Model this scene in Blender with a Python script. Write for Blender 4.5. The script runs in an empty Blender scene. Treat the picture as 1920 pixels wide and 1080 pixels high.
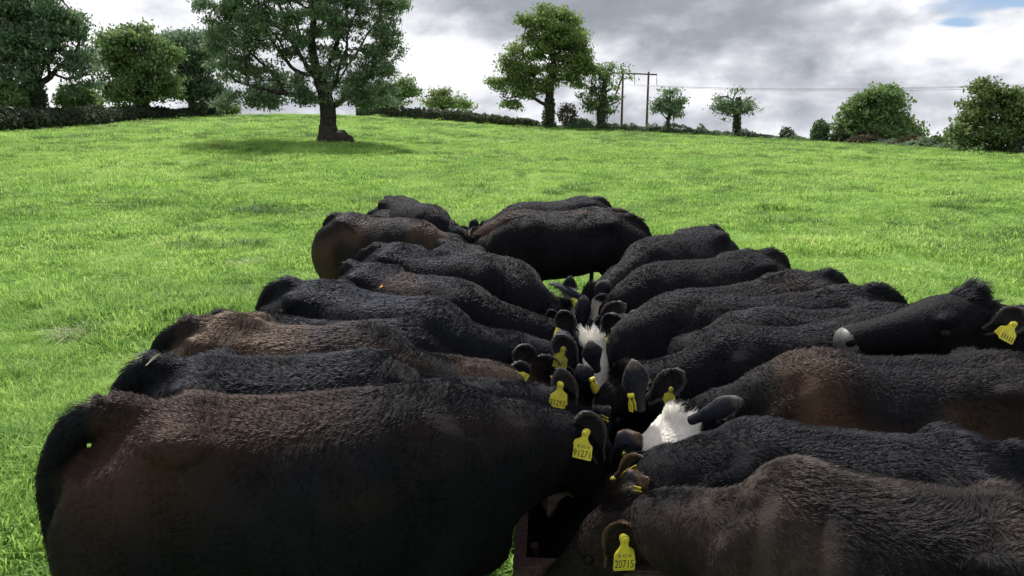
import bpy, bmesh, math, random, os
import numpy as np
from mathutils import Vector

PI = math.pi
SC = bpy.context.scene
COL = SC.collection
rng = np.random.default_rng(7)

# ------------------------------------------------------------------ camera
HC, FPX = 2.15, 1450.0
PITCH = math.atan(315.0 / FPX)
cd = bpy.data.cameras.new("camera")
cam = bpy.data.objects.new("camera", cd)
COL.objects.link(cam)
cam.location = (0, 0, HC)
cam.rotation_euler = (PI / 2 - PITCH, 0, 0)
cd.sensor_width = 36.0
cd.lens = 36.0 * FPX / 1920.0
cd.clip_start, cd.clip_end = 0.05, 5000.0
SC.camera = cam

# ------------------------------------------------------------------ world, sun, exposure
SUN_EL, SUN_AZ = math.radians(49), math.radians(-10)   # azimuth from +Y, to the left is negative
W = bpy.data.worlds.new("World")
SC.world = W
W.use_nodes = True
wn, wl = W.node_tree.nodes, W.node_tree.links
wn.clear()


def N(nt, typ, **kw):
    n = nt.nodes.new(typ)
    for k, v in kw.items():
        if k.startswith("i_"):
            n.inputs[k[2:].replace("_", " ")].default_value = v
        else:
            setattr(n, k, v)
    return n


def math_node(nt, op, a, b=None, c=None, clamp=False):
    n = nt.nodes.new("ShaderNodeMath")
    n.operation = op
    n.use_clamp = clamp
    for k, v in enumerate((a, b, c)):
        if v is None:
            continue
        if isinstance(v, (int, float)):
            n.inputs[k].default_value = v
        else:
            nt.links.new(v, n.inputs[k])
    return n.outputs[0]


def ramp(nt, fac, stops, interp="LINEAR"):
    n = nt.nodes.new("ShaderNodeValToRGB")
    cr = n.color_ramp
    cr.interpolation = interp
    while len(cr.elements) > 1:
        cr.elements.remove(cr.elements[-1])
    for i, (p, c) in enumerate(stops):
        e = cr.elements[0] if i == 0 else cr.elements.new(p)
        e.position = p
        e.color = (c[0], c[1], c[2], 1) if len(c) == 3 else c
    nt.links.new(fac, n.inputs[0])
    return n.outputs[0]


def mixc(nt, fac, a, b, blend="MIX"):
    n = nt.nodes.new("ShaderNodeMix")
    n.data_type = "RGBA"
    n.blend_type = blend
    for s, v in ((n.inputs[0], fac), (n.inputs[6], a), (n.inputs[7], b)):
        if isinstance(v, (int, float)):
            s.default_value = v
        elif isinstance(v, tuple):
            s.default_value = (v[0], v[1], v[2], 1)
        else:
            nt.links.new(v, s)
    return n.outputs[2]


def build_sky():
    nt = W.node_tree
    sky = N(nt, "ShaderNodeTexSky")
    sky.sky_type = "NISHITA"
    sky.sun_disc = False
    sky.sun_elevation = SUN_EL
    sky.sun_rotation = SUN_AZ
    sky.air_density, sky.dust_density = 1.0, 0.6
    tc = N(nt, "ShaderNodeTexCoord")
    sep = N(nt, "ShaderNodeSeparateXYZ")
    nt.links.new(tc.outputs["Generated"], sep.inputs[0])
    X, Y, Z = sep.outputs
    az = math_node(nt, "ARCTAN2", X, Y)
    el = math_node(nt, "ARCSINE", Z)

    def vec(sx, sz, off=0.0, shear=0.0):
        c = N(nt, "ShaderNodeCombineXYZ")
        zz = math_node(nt, "MULTIPLY", Z, sz)
        xx = math_node(nt, "MULTIPLY_ADD", X, sx, off)
        if shear:
            zz = math_node(nt, "MULTIPLY_ADD", X, shear, zz)
        nt.links.new(xx, c.inputs[0])
        nt.links.new(math_node(nt, "MULTIPLY", Y, sx), c.inputs[1])
        nt.links.new(zz, c.inputs[2])
        return c.outputs[0]

    def noise(v, scale, detail, rough, dist=0.0):
        n = N(nt, "ShaderNodeTexNoise")
        n.inputs["Scale"].default_value = scale
        n.inputs["Detail"].default_value = detail
        n.inputs["Roughness"].default_value = rough
        n.inputs["Distortion"].default_value = dist
        nt.links.new(v, n.inputs["Vector"])
        return n.outputs["Fac"]

    def blob(a0, e0, ra, re, amt):
        da = math_node(nt, "DIVIDE", math_node(nt, "SUBTRACT", az, math.radians(a0)), math.radians(ra))
        de = math_node(nt, "DIVIDE", math_node(nt, "SUBTRACT", el, math.radians(e0)), math.radians(re))
        d2 = math_node(nt, "ADD", math_node(nt, "MULTIPLY", da, da), math_node(nt, "MULTIPLY", de, de))
        g = math_node(nt, "POWER", 2.71828, math_node(nt, "MULTIPLY", d2, -1.0))
        return math_node(nt, "MULTIPLY", g, amt)

    wide = noise(vec(1.0, 3.2, 3.1, -0.25), 3.2, 5, 0.52, 0.3)
    fine = noise(vec(1.0, 2.1, 8.7, -0.12), 8.0, 9, 0.56, 0.25)
    puff = noise(vec(1.0, 1.7, 15.7, -0.05), 17.0, 7, 0.55, 0.2)
    d = math_node(nt, "ADD", math_node(nt, "MULTIPLY", wide, 0.85), math_node(nt, "MULTIPLY", fine, 0.55))
    d = math_node(nt, "MULTIPLY_ADD", math_node(nt, "SUBTRACT", puff, .5), .44, d)
    d = math_node(nt, "MULTIPLY_ADD", math_node(nt, "SUBTRACT", d, 0.70), 1.85, 0.36)
    # broad cloud banks: dark deck overhead to the right, bright break low in the middle and top left
    for b in ((-3, 8.6, 9, 1.9, 0.30), (8, 6.3, 10, 2.1, 0.26), (17, 8.0, 9, 1.8, 0.12), (24, 2.0, 7, 1.5, 0.17), (2, 9.6, 18, 1.6, .11),
              (-5.0, 3.4, 5, 1.9, -0.36), (-24, 9.5, 9, 3.0, -0.6), (8.5, 2.0, 6, 1.3, -0.14), (15.5, 1.2, 4.5, 1.3, -0.15),
              (28, 4.6, 5, 1.0, -0.22), (20, 4.0, 6, .9, -0.12), (-31, 4, 6, 4, -0.25)):
        d = math_node(nt, "ADD", d, blob(*b))
    cloud = ramp(nt, d, [(0.10, (0.92, 0.925, 0.945)), (0.28, (0.73, 0.745, 0.79)), (0.42, (0.56, 0.575, 0.625)),
                         (0.56, (0.45, 0.468, 0.515)), (0.74, (0.325, 0.35, 0.39)), (1.0, (0.27, 0.295, 0.335))])
    hol = noise(vec(1.0, 4.0, 21.3), 7.0, 6, 0.55, 0.2)
    h = math_node(nt, "ADD", hol, blob(32.0, 7.2, 4.0, .8, 0.30))
    h = math_node(nt, "ADD", h, blob(28.8, 5.8, 1.8, .45, 0.26))
    hole = ramp(nt, h, [(0.66, (0, 0, 0)), (0.80, (1, 1, 1))])
    skyc = mixc(nt, 1.0, sky.outputs[0], (0.085, 0.085, 0.085), "MULTIPLY")
    skyc = mixc(nt, 0.55, skyc, (0.25, 0.42, 0.72))
    col = mixc(nt, hole, cloud, skyc)
    bg = N(nt, "ShaderNodeBackground")
    nt.links.new(col, bg.inputs[0])
    bg.inputs[1].default_value = SKY_K
    out = N(nt, "ShaderNodeOutputWorld")
    nt.links.new(bg.outputs[0], out.inputs[0])


SKY_K = 0.72
build_sky()
sd = bpy.data.lights.new("sun", "SUN")
sun = bpy.data.objects.new("sun", sd)
COL.objects.link(sun)
sd.energy, sd.angle, sd.color = 4.3, math.radians(3.0), (1.0, 0.955, 0.88)
sv = Vector((math.sin(SUN_AZ) * math.cos(SUN_EL), math.cos(SUN_AZ) * math.cos(SUN_EL), math.sin(SUN_EL)))
sun.rotation_euler = sv.to_track_quat("Z", "Y").to_euler()
sun.location = (0, 0, 60)

SC.view_settings.view_transform = "Standard"
SC.view_settings.look = "None"
SC.view_settings.gamma = 1.0
SC.view_settings.use_curve_mapping = False
SC.view_settings.exposure = 0.7
SC.render.engine = "CYCLES"
SC.cycles.use_denoising = True
SC.cycles.max_bounces = 8
SC.cycles.diffuse_bounces = 3
SC.cycles.glossy_bounces = 3
SC.cycles.transmission_bounces = 5
SC.cycles.transparent_max_bounces = 8


# ------------------------------------------------------------------ rays through photograph pixels
def ray(px, py):
    a, b = (px - 960) / FPX, (540 - py) / FPX
    c, s = math.cos(PITCH), math.sin(PITCH)
    return np.array([a, c + b * s, -s + b * c])


def at_z(px, py, z):
    d = ray(px, py)
    return np.array([0, 0, HC]) + d * ((z - HC) / d[2])


def at_dist(px, py, D):
    d = ray(px, py)
    return np.array([0, 0, HC]) + d * (D / math.hypot(d[0], d[1]))


def depth_of(p):
    return p[1] * math.cos(PITCH) - (p[2] - HC) * math.sin(PITCH)


def at_depth(px, py, dep):
    return np.array([0, 0, HC]) + ray(px, py) * dep


# ------------------------------------------------------------------ noise
def hash3(ix, iy, iz, seed):
    h = (ix * 374761393 + iy * 668265263 + iz * 2147483647 + seed * 1274126177) & 0xFFFFFFFF
    h = ((h ^ (h >> 13)) * 1274126177) & 0xFFFFFFFF
    h = ((h ^ (h >> 16)) * 2246822519) & 0xFFFFFFFF
    return ((h ^ (h >> 15)) & 0xFFFFFF) / float(0xFFFFFF)


def vnoise(p, seed=0):
    p = np.asarray(p, float)
    i = np.floor(p).astype(np.int64)
    f = p - i
    f = f * f * (3 - 2 * f)
    r = 0
    for a in (0, 1):
        for b in (0, 1):
            for c in (0, 1):
                w = (f[:, 0] if a else 1 - f[:, 0]) * (f[:, 1] if b else 1 - f[:, 1]) * (f[:, 2] if c else 1 - f[:, 2])
                r = r + w * hash3(i[:, 0] + a, i[:, 1] + b, i[:, 2] + c, seed)
    return r


def fbm(p, seed=0, oct=3):
    r, a, t = 0, 1.0, 0
    for k in range(oct):
        r = r + a * vnoise(p * (2 ** k), seed + k * 17)
        t += a
        a *= 0.5
    return r / t


def unit(v):
    v = np.asarray(v, float)
    return v / (np.linalg.norm(v, axis=-1, keepdims=True) + 1e-12)


# ------------------------------------------------------------------ terrain
RIDGE = [(-500, 262, 60), (0, 249, 70), (130, 241, 80), (250, 229, 95), (400, 219, 112), (530, 216, 120), (640, 217, 122),
         (750, 223, 122), (900, 234, 118), (1000, 240, 116), (1100, 244, 113), (1250, 252, 108), (1400, 260, 102),
         (1550, 268, 95), (1700, 278, 86), (1920, 290, 75), (2400, 306, 62)]
_rp = [at_dist(*r) for r in RIDGE]
R_AZ = np.array([math.atan2(p[0], p[1]) for p in _rp])
R_Z = np.array([p[2] for p in _rp])
R_D = np.array([r[2] for r in RIDGE], float)


def terrain(x, y):
    x, y = np.asarray(x, float), np.asarray(y, float)
    az, r = np.arctan2(x, y), np.hypot(x, y)
    zr, D = np.interp(az, R_AZ, R_Z), np.interp(az, R_AZ, R_D)
    fade = np.clip((2.2 - np.abs(az)) / 1.1, 0, 1)
    fade = fade * fade * (3 - 2 * fade)
    zr = zr * fade
    t = np.clip((r - 10) / (D - 10), 0, None)
    g = np.where(t < 1, t ** 1.08 * (1 + .22 * (1 - t)) , 1.0)
    z = zr * g - np.clip(r - D, 0, None) * 0.035
    p = np.stack([x * .16, y * .16, 0 * x], -1).reshape(-1, 3)
    b = (vnoise(p, 3) - .5) * .12 * np.clip((r.ravel() - 8) / 10, 0, 1)
    p2 = np.stack([x * .9, y * .9, 0 * x], -1).reshape(-1, 3)
    b = b + (fbm(p2, 9, 3) - .5) * .17
    b = b * np.clip((D.ravel() * 1.3 - r.ravel()) / (D.ravel() * .5), 0, 1)
    return z + b.reshape(x.shape)


# ------------------------------------------------------------------ mesh helpers
def mesh_from(name, verts, faces, mats=(), smooth=True, mat_idx=None):
    me = bpy.data.meshes.new(name)
    verts = np.asarray(verts, np.float32)
    if isinstance(faces, np.ndarray) and faces.ndim == 2:
        n, k = faces.shape
        me.vertices.add(len(verts))
        me.vertices.foreach_set("co", verts.ravel())
        me.loops.add(n * k)
        me.loops.foreach_set("vertex_index", faces.astype(np.int32).ravel())
        me.polygons.add(n)
        me.polygons.foreach_set("loop_start", np.arange(0, n * k, k, dtype=np.int32))
        me.polygons.foreach_set("loop_total", np.full(n, k, np.int32))
        me.update(calc_edges=True)
    else:
        me.from_pydata([tuple(map(float, v)) for v in verts], [], faces)
    for m in mats:
        me.materials.append(m)
    if mat_idx is not None:
        me.polygons.foreach_set("material_index", np.asarray(mat_idx, np.int32))
    me.polygons.foreach_set("use_smooth", np.full(len(me.polygons), bool(smooth)))
    me.update()
    return me


def link(name, data, parent=None, **props):
    o = bpy.data.objects.new(name, data)
    COL.objects.link(o)
    if parent is not None:
        o.parent = parent
    for k, v in props.items():
        if v is not None:
            o[k] = v
    return o


def thing(name, loc, label, cat, group=None):
    o = link(name, None, label=label, category=cat, group=group)
    o.empty_display_size = .1
    o.location = loc
    return o


def cat_rom(P, n):
    """smooth resampling of rows of P (any width) to n rows"""
    P = np.asarray(P, float)
    m = len(P)
    t = np.linspace(0, m - 1, n)
    i = np.clip(np.floor(t).astype(int), 0, m - 2)
    u = (t - i)[:, None]
    p0, p1, p2, p3 = P[np.clip(i - 1, 0, m - 1)], P[i], P[i + 1], P[np.clip(i + 2, 0, m - 1)]
    return .5 * (2 * p1 + (p2 - p0) * u + (2 * p0 - 5 * p1 + 4 * p2 - p3) * u ** 2 + (3 * p1 - p0 - 3 * p2 + p3) * u ** 3)


class MB:
    def __init__(s):
        s.v, s.f, s.n = [], [], 0

    def add(s, v, f):
        v = np.asarray(v, float)
        s.v.append(v)
        s.f += [tuple(int(a) + s.n for a in q) for q in f]
        s.n += len(v)

    def loft(s, rings):
        k = len(rings[0])
        v = np.concatenate([np.asarray(r, float) for r in rings])
        f = []
        for i in range(len(rings) - 1):
            for j in range(k):
                a, b = i * k + j, i * k + (j + 1) % k
                f.append((a, b, b + k, a + k))
        f.append(tuple(range(k - 1, -1, -1)))
        f.append(tuple(range((len(rings) - 1) * k, len(rings) * k)))
        s.add(v, f)

    def tube(s, path, ra, rb=None, up=(0, 0, 1), n=None, k=12):
        """path rows with radii ra (along up) and rb (sideways), smoothly resampled"""
        path = np.asarray(path, float)
        ra = np.broadcast_to(np.asarray(ra, float), (len(path),))
        rb = ra if rb is None else np.broadcast_to(np.asarray(rb, float), (len(path),))
        if n:
            q = cat_rom(np.column_stack([path, ra, rb]), n)
            path, ra, rb = q[:, :3], q[:, 3], q[:, 4]
        t = np.gradient(path, axis=0)
        t = unit(t)
        up = np.asarray(up, float)
        rings = []
        for p, d, a, b in zip(path, t, ra, rb):
            sd_ = np.cross(d, up)
            if np.linalg.norm(sd_) < 1e-3:
                sd_ = np.cross(d, (1, .01, 0))
            sd_ = unit(sd_)
            u_ = np.cross(sd_, d)
            an = np.arange(k) * 2 * PI / k
            rings.append(p + np.outer(np.cos(an) * a, u_) + np.outer(np.sin(an) * b, sd_))
        s.loft(rings)

    def ball(s, c, r, axes=None, k=10):
        c = np.asarray(c, float)
        r = np.broadcast_to(np.asarray(r, float), (3,))
        ax = np.eye(3) if axes is None else np.asarray(axes, float)
        rings = []
        for i in range(1, k):
            th = PI * i / k
            an = np.arange(12) * 2 * PI / 12
            L = np.stack([np.sin(th) * np.cos(an) * r[0], np.sin(th) * np.sin(an) * r[1], np.full(12, np.cos(th)) * r[2]], -1)
            rings.append(c + L @ ax)
        s.loft(rings)

    def box(s, c, h, axes=None):
        ax = np.eye(3) if axes is None else np.asarray(axes, float)
        v = np.array([[a, b, d] for a in (-1, 1) for b in (-1, 1) for d in (-1, 1)], float) * np.asarray(h, float)
        s.add(np.asarray(c, float) + v @ ax, [(0, 1, 3, 2), (4, 6, 7, 5), (0, 4, 5, 1), (2, 3, 7, 6), (0, 2, 6, 4), (1, 5, 7, 3)])

    def arr(s):
        return np.concatenate(s.v), s.f

    def mesh(s, name, mats=(), smooth=True):
        v, f = s.arr()
        return mesh_from(name, v, f, mats, smooth)


# ------------------------------------------------------------------ materials
def new_mat(name):
    m = bpy.data.materials.new(name)
    m.use_nodes = True
    m.node_tree.nodes.clear()
    return m, m.node_tree


def out_surf(nt, sock):
    o = N(nt, "ShaderNodeOutputMaterial")
    nt.links.new(sock, o.inputs["Surface"])
    return o


def principled(nt, color, rough=.6, spec=.4, metal=0.0):
    b = N(nt, "ShaderNodeBsdfPrincipled")
    if isinstance(color, tuple):
        b.inputs["Base Color"].default_value = (*color, 1)
    else:
        nt.links.new(color, b.inputs["Base Color"])
    if isinstance(rough, (int, float)):
        b.inputs["Roughness"].default_value = rough
    else:
        nt.links.new(rough, b.inputs["Roughness"])
    b.inputs["Specular IOR Level"].default_value = spec
    b.inputs["Metallic"].default_value = metal
    return b


def tex_noise(nt, vec, scale, detail=4, rough=.55):
    n = N(nt, "ShaderNodeTexNoise")
    n.inputs["Scale"].default_value = scale
    n.inputs["Detail"].default_value = detail
    n.inputs["Roughness"].default_value = rough
    if vec is not None:
        nt.links.new(vec, n.inputs["Vector"])
    return n.outputs["Fac"]


def simple_mat(name, c1, c2, scale=8, rough=.7, spec=.3, bump=.0, metal=0.0):
    m, nt = new_mat(name)
    tc = N(nt, "ShaderNodeTexCoord")
    f = tex_noise(nt, tc.outputs["Object"], scale, 6, .6)
    col = ramp(nt, f, [(.3, c1), (.7, c2)])
    b = principled(nt, col, rough, spec, metal)
    if bump:
        bp = N(nt, "ShaderNodeBump")
        bp.inputs["Strength"].default_value = bump
        bp.inputs["Distance"].default_value = .02
        nt.links.new(tex_noise(nt, tc.outputs["Object"], scale * 4, 6, .65), bp.inputs["Height"])
        nt.links.new(bp.outputs[0], b.inputs["Normal"])
    out_surf(nt, b.outputs[0])
    return m


def leafy(nt, col, trans=.35, rough=.5, spec=.25):
    """two-sided leaf or blade: reflecting and letting light through"""
    b = principled(nt, col, rough, spec)
    t = N(nt, "ShaderNodeBsdfTranslucent")
    hsv = N(nt, "ShaderNodeHueSaturation")
    hsv.inputs["Hue"].default_value = .488
    hsv.inputs["Saturation"].default_value = 1.0
    hsv.inputs["Value"].default_value = 1.25
    nt.links.new(col, hsv.inputs["Color"])
    nt.links.new(hsv.outputs[0], t.inputs[0])
    mx = N(nt, "ShaderNodeMixShader")
    mx.inputs[0].default_value = trans
    nt.links.new(b.outputs[0], mx.inputs[1])
    nt.links.new(t.outputs[0], mx.inputs[2])
    return mx.outputs[0]


def field_colour(nt):
    """meadow green that varies over the field by metres and tens of metres"""
    g = N(nt, "ShaderNodeNewGeometry")
    a = tex_noise(nt, g.outputs["Position"], .09, 3, .5)
    b = tex_noise(nt, g.outputs["Position"], .55, 4, .6)
    c = tex_noise(nt, g.outputs["Position"], 2.6, 3, .6)
    f = math_node(nt, "ADD", math_node(nt, "MULTIPLY", a, .28), math_node(nt, "MULTIPLY", b, .44))
    f = math_node(nt, "ADD", f, math_node(nt, "MULTIPLY", math_node(nt, "SUBTRACT", c, .5), .5))
    f = math_node(nt, "ADD", f, .14)
    return f


GRASS_STOPS = [(.32, (.094, .202, .050)), (.42, (.184, .342, .076)), (.52, (.266, .440, .102)), (.61, (.345, .50, .138)), (.70, (.43, .515, .205))]


def make_grass_mat(name, stops, trans=.42, vary=.5):
    m, nt = new_mat(name)
    f = field_colour(nt)
    oi = N(nt, "ShaderNodeObjectInfo")
    rnd = math_node(nt, "MULTIPLY", math_node(nt, "SUBTRACT", oi.outputs["Random"], .5), vary * .28)
    at = N(nt, "ShaderNodeAttribute", attribute_name="blade")
    r2 = math_node(nt, "MULTIPLY", math_node(nt, "SUBTRACT", at.outputs["Fac"], .5), .22)
    f = math_node(nt, "ADD", math_node(nt, "ADD", f, rnd), r2)
    col = ramp(nt, f, stops)
    out_surf(nt, leafy(nt, col, trans, .6, .12))
    return m


def make_ground_mat():
    m, nt = new_mat("meadow_ground")
    f = field_colour(nt)
    g = N(nt, "ShaderNodeNewGeometry")
    d = tex_noise(nt, g.outputs["Position"], 14.0, 5, .7)
    f = math_node(nt, "ADD", f, math_node(nt, "MULTIPLY", math_node(nt, "SUBTRACT", d, .5), .22))
    col = ramp(nt, f, [(p, (c[0] * .8, c[1] * .8, c[2] * .9)) for p, c in GRASS_STOPS])
    b = principled(nt, col, .9, .1)
    bp = N(nt, "ShaderNodeBump")
    bp.inputs["Strength"].default_value = .7
    bp.inputs["Distance"].default_value = .08
    nt.links.new(math_node(nt, "ADD", d, tex_noise(nt, g.outputs["Position"], 3.0, 5, .7)), bp.inputs["Height"])
    nt.links.new(bp.outputs[0], b.inputs["Normal"])
    out_surf(nt, b.outputs[0])
    return m


def make_leaf_mat(name, dark, light, trans=.3):
    m, nt = new_mat(name)
    g = N(nt, "ShaderNodeNewGeometry")
    at = N(nt, "ShaderNodeAttribute", attribute_name="blade")
    n = tex_noise(nt, g.outputs["Position"], .6, 3, .6)
    f = math_node(nt, "ADD", math_node(nt, "MULTIPLY", n, .6), math_node(nt, "MULTIPLY", at.outputs["Fac"], .4))
    col = ramp(nt, f, [(.25, dark), (.75, light)])
    out_surf(nt, leafy(nt, col, trans, .6, .15))
    return m


M_ground = make_ground_mat()
M_grass = make_grass_mat("grass_blades", GRASS_STOPS)
M_tussock = make_grass_mat("coarse_grass", [(.30, (.05, .11, .028)), (.55, (.095, .185, .042)), (.75, (.19, .26, .08))], .35)
M_straw = simple_mat("dry_grass", (.42, .40, .27), (.55, .55, .42), 20, .7, .2)
M_bark = simple_mat("bark", (.022, .019, .017), (.065, .058, .050), 3.5, .9, .1, .8)
M_bark_pale = simple_mat("grey_bark", (.05, .047, .042), (.11, .10, .09), 3.5, .9, .1, .8)
M_pole = simple_mat("creosoted_wood", (.07, .04, .045), (.12, .07, .075), 2.0, .85, .1, .3)
M_metal = simple_mat("dark_metal", (.12, .12, .13), (.2, .2, .2), 5, .5, .4)
M_wire = simple_mat("wire", (.10, .10, .12), (.14, .14, .16), 5, .5, .4)

# ------------------------------------------------------------------ ground
def build_ground():
    nr, na = 260, 420
    r = np.concatenate([[0.0], np.geomspace(.4, 900, nr)])
    a = np.arange(na) / na * 2 * PI
    a = a + .72 * np.sin(a) * -1.0          # finer towards the field, coarser behind
    R, A = np.meshgrid(r[1:], a, indexing="ij")
    x, y = R * np.sin(A), R * np.cos(A)
    z = terrain(x, y)
    v = np.concatenate([[[0, 0, float(terrain(np.array([0.]), np.array([0.]))[0])]], np.stack([x, y, z], -1).reshape(-1, 3)])
    i, j = np.meshgrid(np.arange(nr - 1), np.arange(na), indexing="ij")
    q = np.stack([1 + i * na + j, 1 + i * na + (j + 1) % na, 1 + (i + 1) * na + (j + 1) % na, 1 + (i + 1) * na + j], -1).reshape(-1, 4)
    q = q[:, ::-1]
    fan = [(0, 1 + (k + 1) % na, 1 + k) for k in range(na)]
    me = mesh_from("ground", v, q, [M_ground])
    bm = bmesh.new()
    bm.from_mesh(me)
    bm.verts.ensure_lookup_table()
    for f in fan:
        bm.faces.new([bm.verts[k] for k in f])
    bmesh.ops.recalc_face_normals(bm, faces=bm.faces)
    bm.to_mesh(me)
    bm.free()
    me.polygons.foreach_set("use_smooth", np.full(len(me.polygons), True))
    link("ground", me, kind="structure")


build_ground()


# ------------------------------------------------------------------ grass
def tuft_mesh(name, nb, spread, hmin, hmax, width, lean, mat, seed):
    r = np.random.default_rng(seed)
    V, F, A = [], [], []
    for b in range(nb):
        an, rad = r.uniform(0, 2 * PI), spread * math.sqrt(r.uniform())
        p = np.array([rad * math.cos(an), rad * math.sin(an), -.01])
        h, w = r.uniform(hmin, hmax), width * r.uniform(.6, 1.3)
        la = an + r.normal(0, 1.1)
        ln = lean * r.uniform(.2, 1.4)
        dr = np.array([math.cos(la), math.sin(la), 0])
        sd_ = np.array([-dr[1], dr[0], 0]) * w * .5
        t = [0, .4, .75, 1.0]
        ww = [1, .9, .6, .08]
        n0 = len(V)
        for tt, k in zip(t, ww):
            c = p + dr * (h * ln * tt ** 1.9) + np.array([0, 0, h * (tt - .38 * ln * tt ** 2.2)])
            V += [c - sd_ * k, c + sd_ * k]
        for s in range(3):
            F.append((n0 + 2 * s, n0 + 2 * s + 1, n0 + 2 * s + 3, n0 + 2 * s + 2))
        A += [r.uniform()] * 8
    me = mesh_from(name, np.array(V), np.array(F), [mat])
    at = me.attributes.new("blade", "FLOAT", "POINT")
    at.data.foreach_set("value", np.array(A, np.float32))
    return me


def scatter(name, tufts, pts, rot, scl, idx):
    """one ground-cover object: tuft meshes instanced on its own points by geometry nodes"""
    coll = bpy.data.collections.new(name + "_tufts")
    for k, me in enumerate(tufts):
        coll.objects.link(bpy.data.objects.new("tuft%02d" % k, me))
    me = bpy.data.meshes.new(name)
    me.vertices.add(len(pts))
    me.vertices.foreach_set("co", np.asarray(pts, np.float32).ravel())
    for nm, ty, key, val in (("rot", "FLOAT_VECTOR", "vector", rot), ("scl", "FLOAT_VECTOR", "vector", scl), ("pick", "INT", "value", idx)):
        at = me.attributes.new(nm, ty, "POINT")
        at.data.foreach_set(key, np.asarray(val, np.int32 if ty == "INT" else np.float32).ravel())
    o = link(name, me, kind="stuff")
    ng = bpy.data.node_groups.new(name + "_nodes", "GeometryNodeTree")
    ng.interface.new_socket("Geometry", in_out="INPUT", socket_type="NodeSocketGeometry")
    ng.interface.new_socket("Geometry", in_out="OUTPUT", socket_type="NodeSocketGeometry")
    gi, go = ng.nodes.new("NodeGroupInput"), ng.nodes.new("NodeGroupOutput")
    ci = ng.nodes.new("GeometryNodeCollectionInfo")
    ci.inputs["Collection"].default_value = coll
    ci.inputs["Separate Children"].default_value = True
    ci.inputs["Reset Children"].default_value = True
    ip = ng.nodes.new("GeometryNodeInstanceOnPoints")
    ip.inputs["Pick Instance"].default_value = True

    def attr(nm, ty):
        n = ng.nodes.new("GeometryNodeInputNamedAttribute")
        n.data_type = ty
        n.inputs["Name"].default_value = nm
        return n.outputs["Attribute"]
    ng.links.new(gi.outputs[0], ip.inputs["Points"])
    ng.links.new(ci.outputs[0], ip.inputs["Instance"])
    ng.links.new(attr("pick", "INT"), ip.inputs["Instance Index"])
    er = ng.nodes.new("FunctionNodeEulerToRotation")
    ng.links.new(attr("rot", "FLOAT_VECTOR"), er.inputs[0])
    ng.links.new(er.outputs[0], ip.inputs["Rotation"])
    ng.links.new(attr("scl", "FLOAT_VECTOR"), ip.inputs["Scale"])
    ng.links.new(ip.outputs[0], go.inputs[0])
    md = o.modifiers.new("scatter", "NODES")
    md.node_group = ng
    return o


def polar_pts(n, r0, r1, a0, a1):
    r = np.sqrt(rng.uniform(r0 * r0, r1 * r1, n))
    a = np.radians(rng.uniform(a0, a1, n))
    x, y = r * np.sin(a), r * np.cos(a)
    return x, y, r


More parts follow.
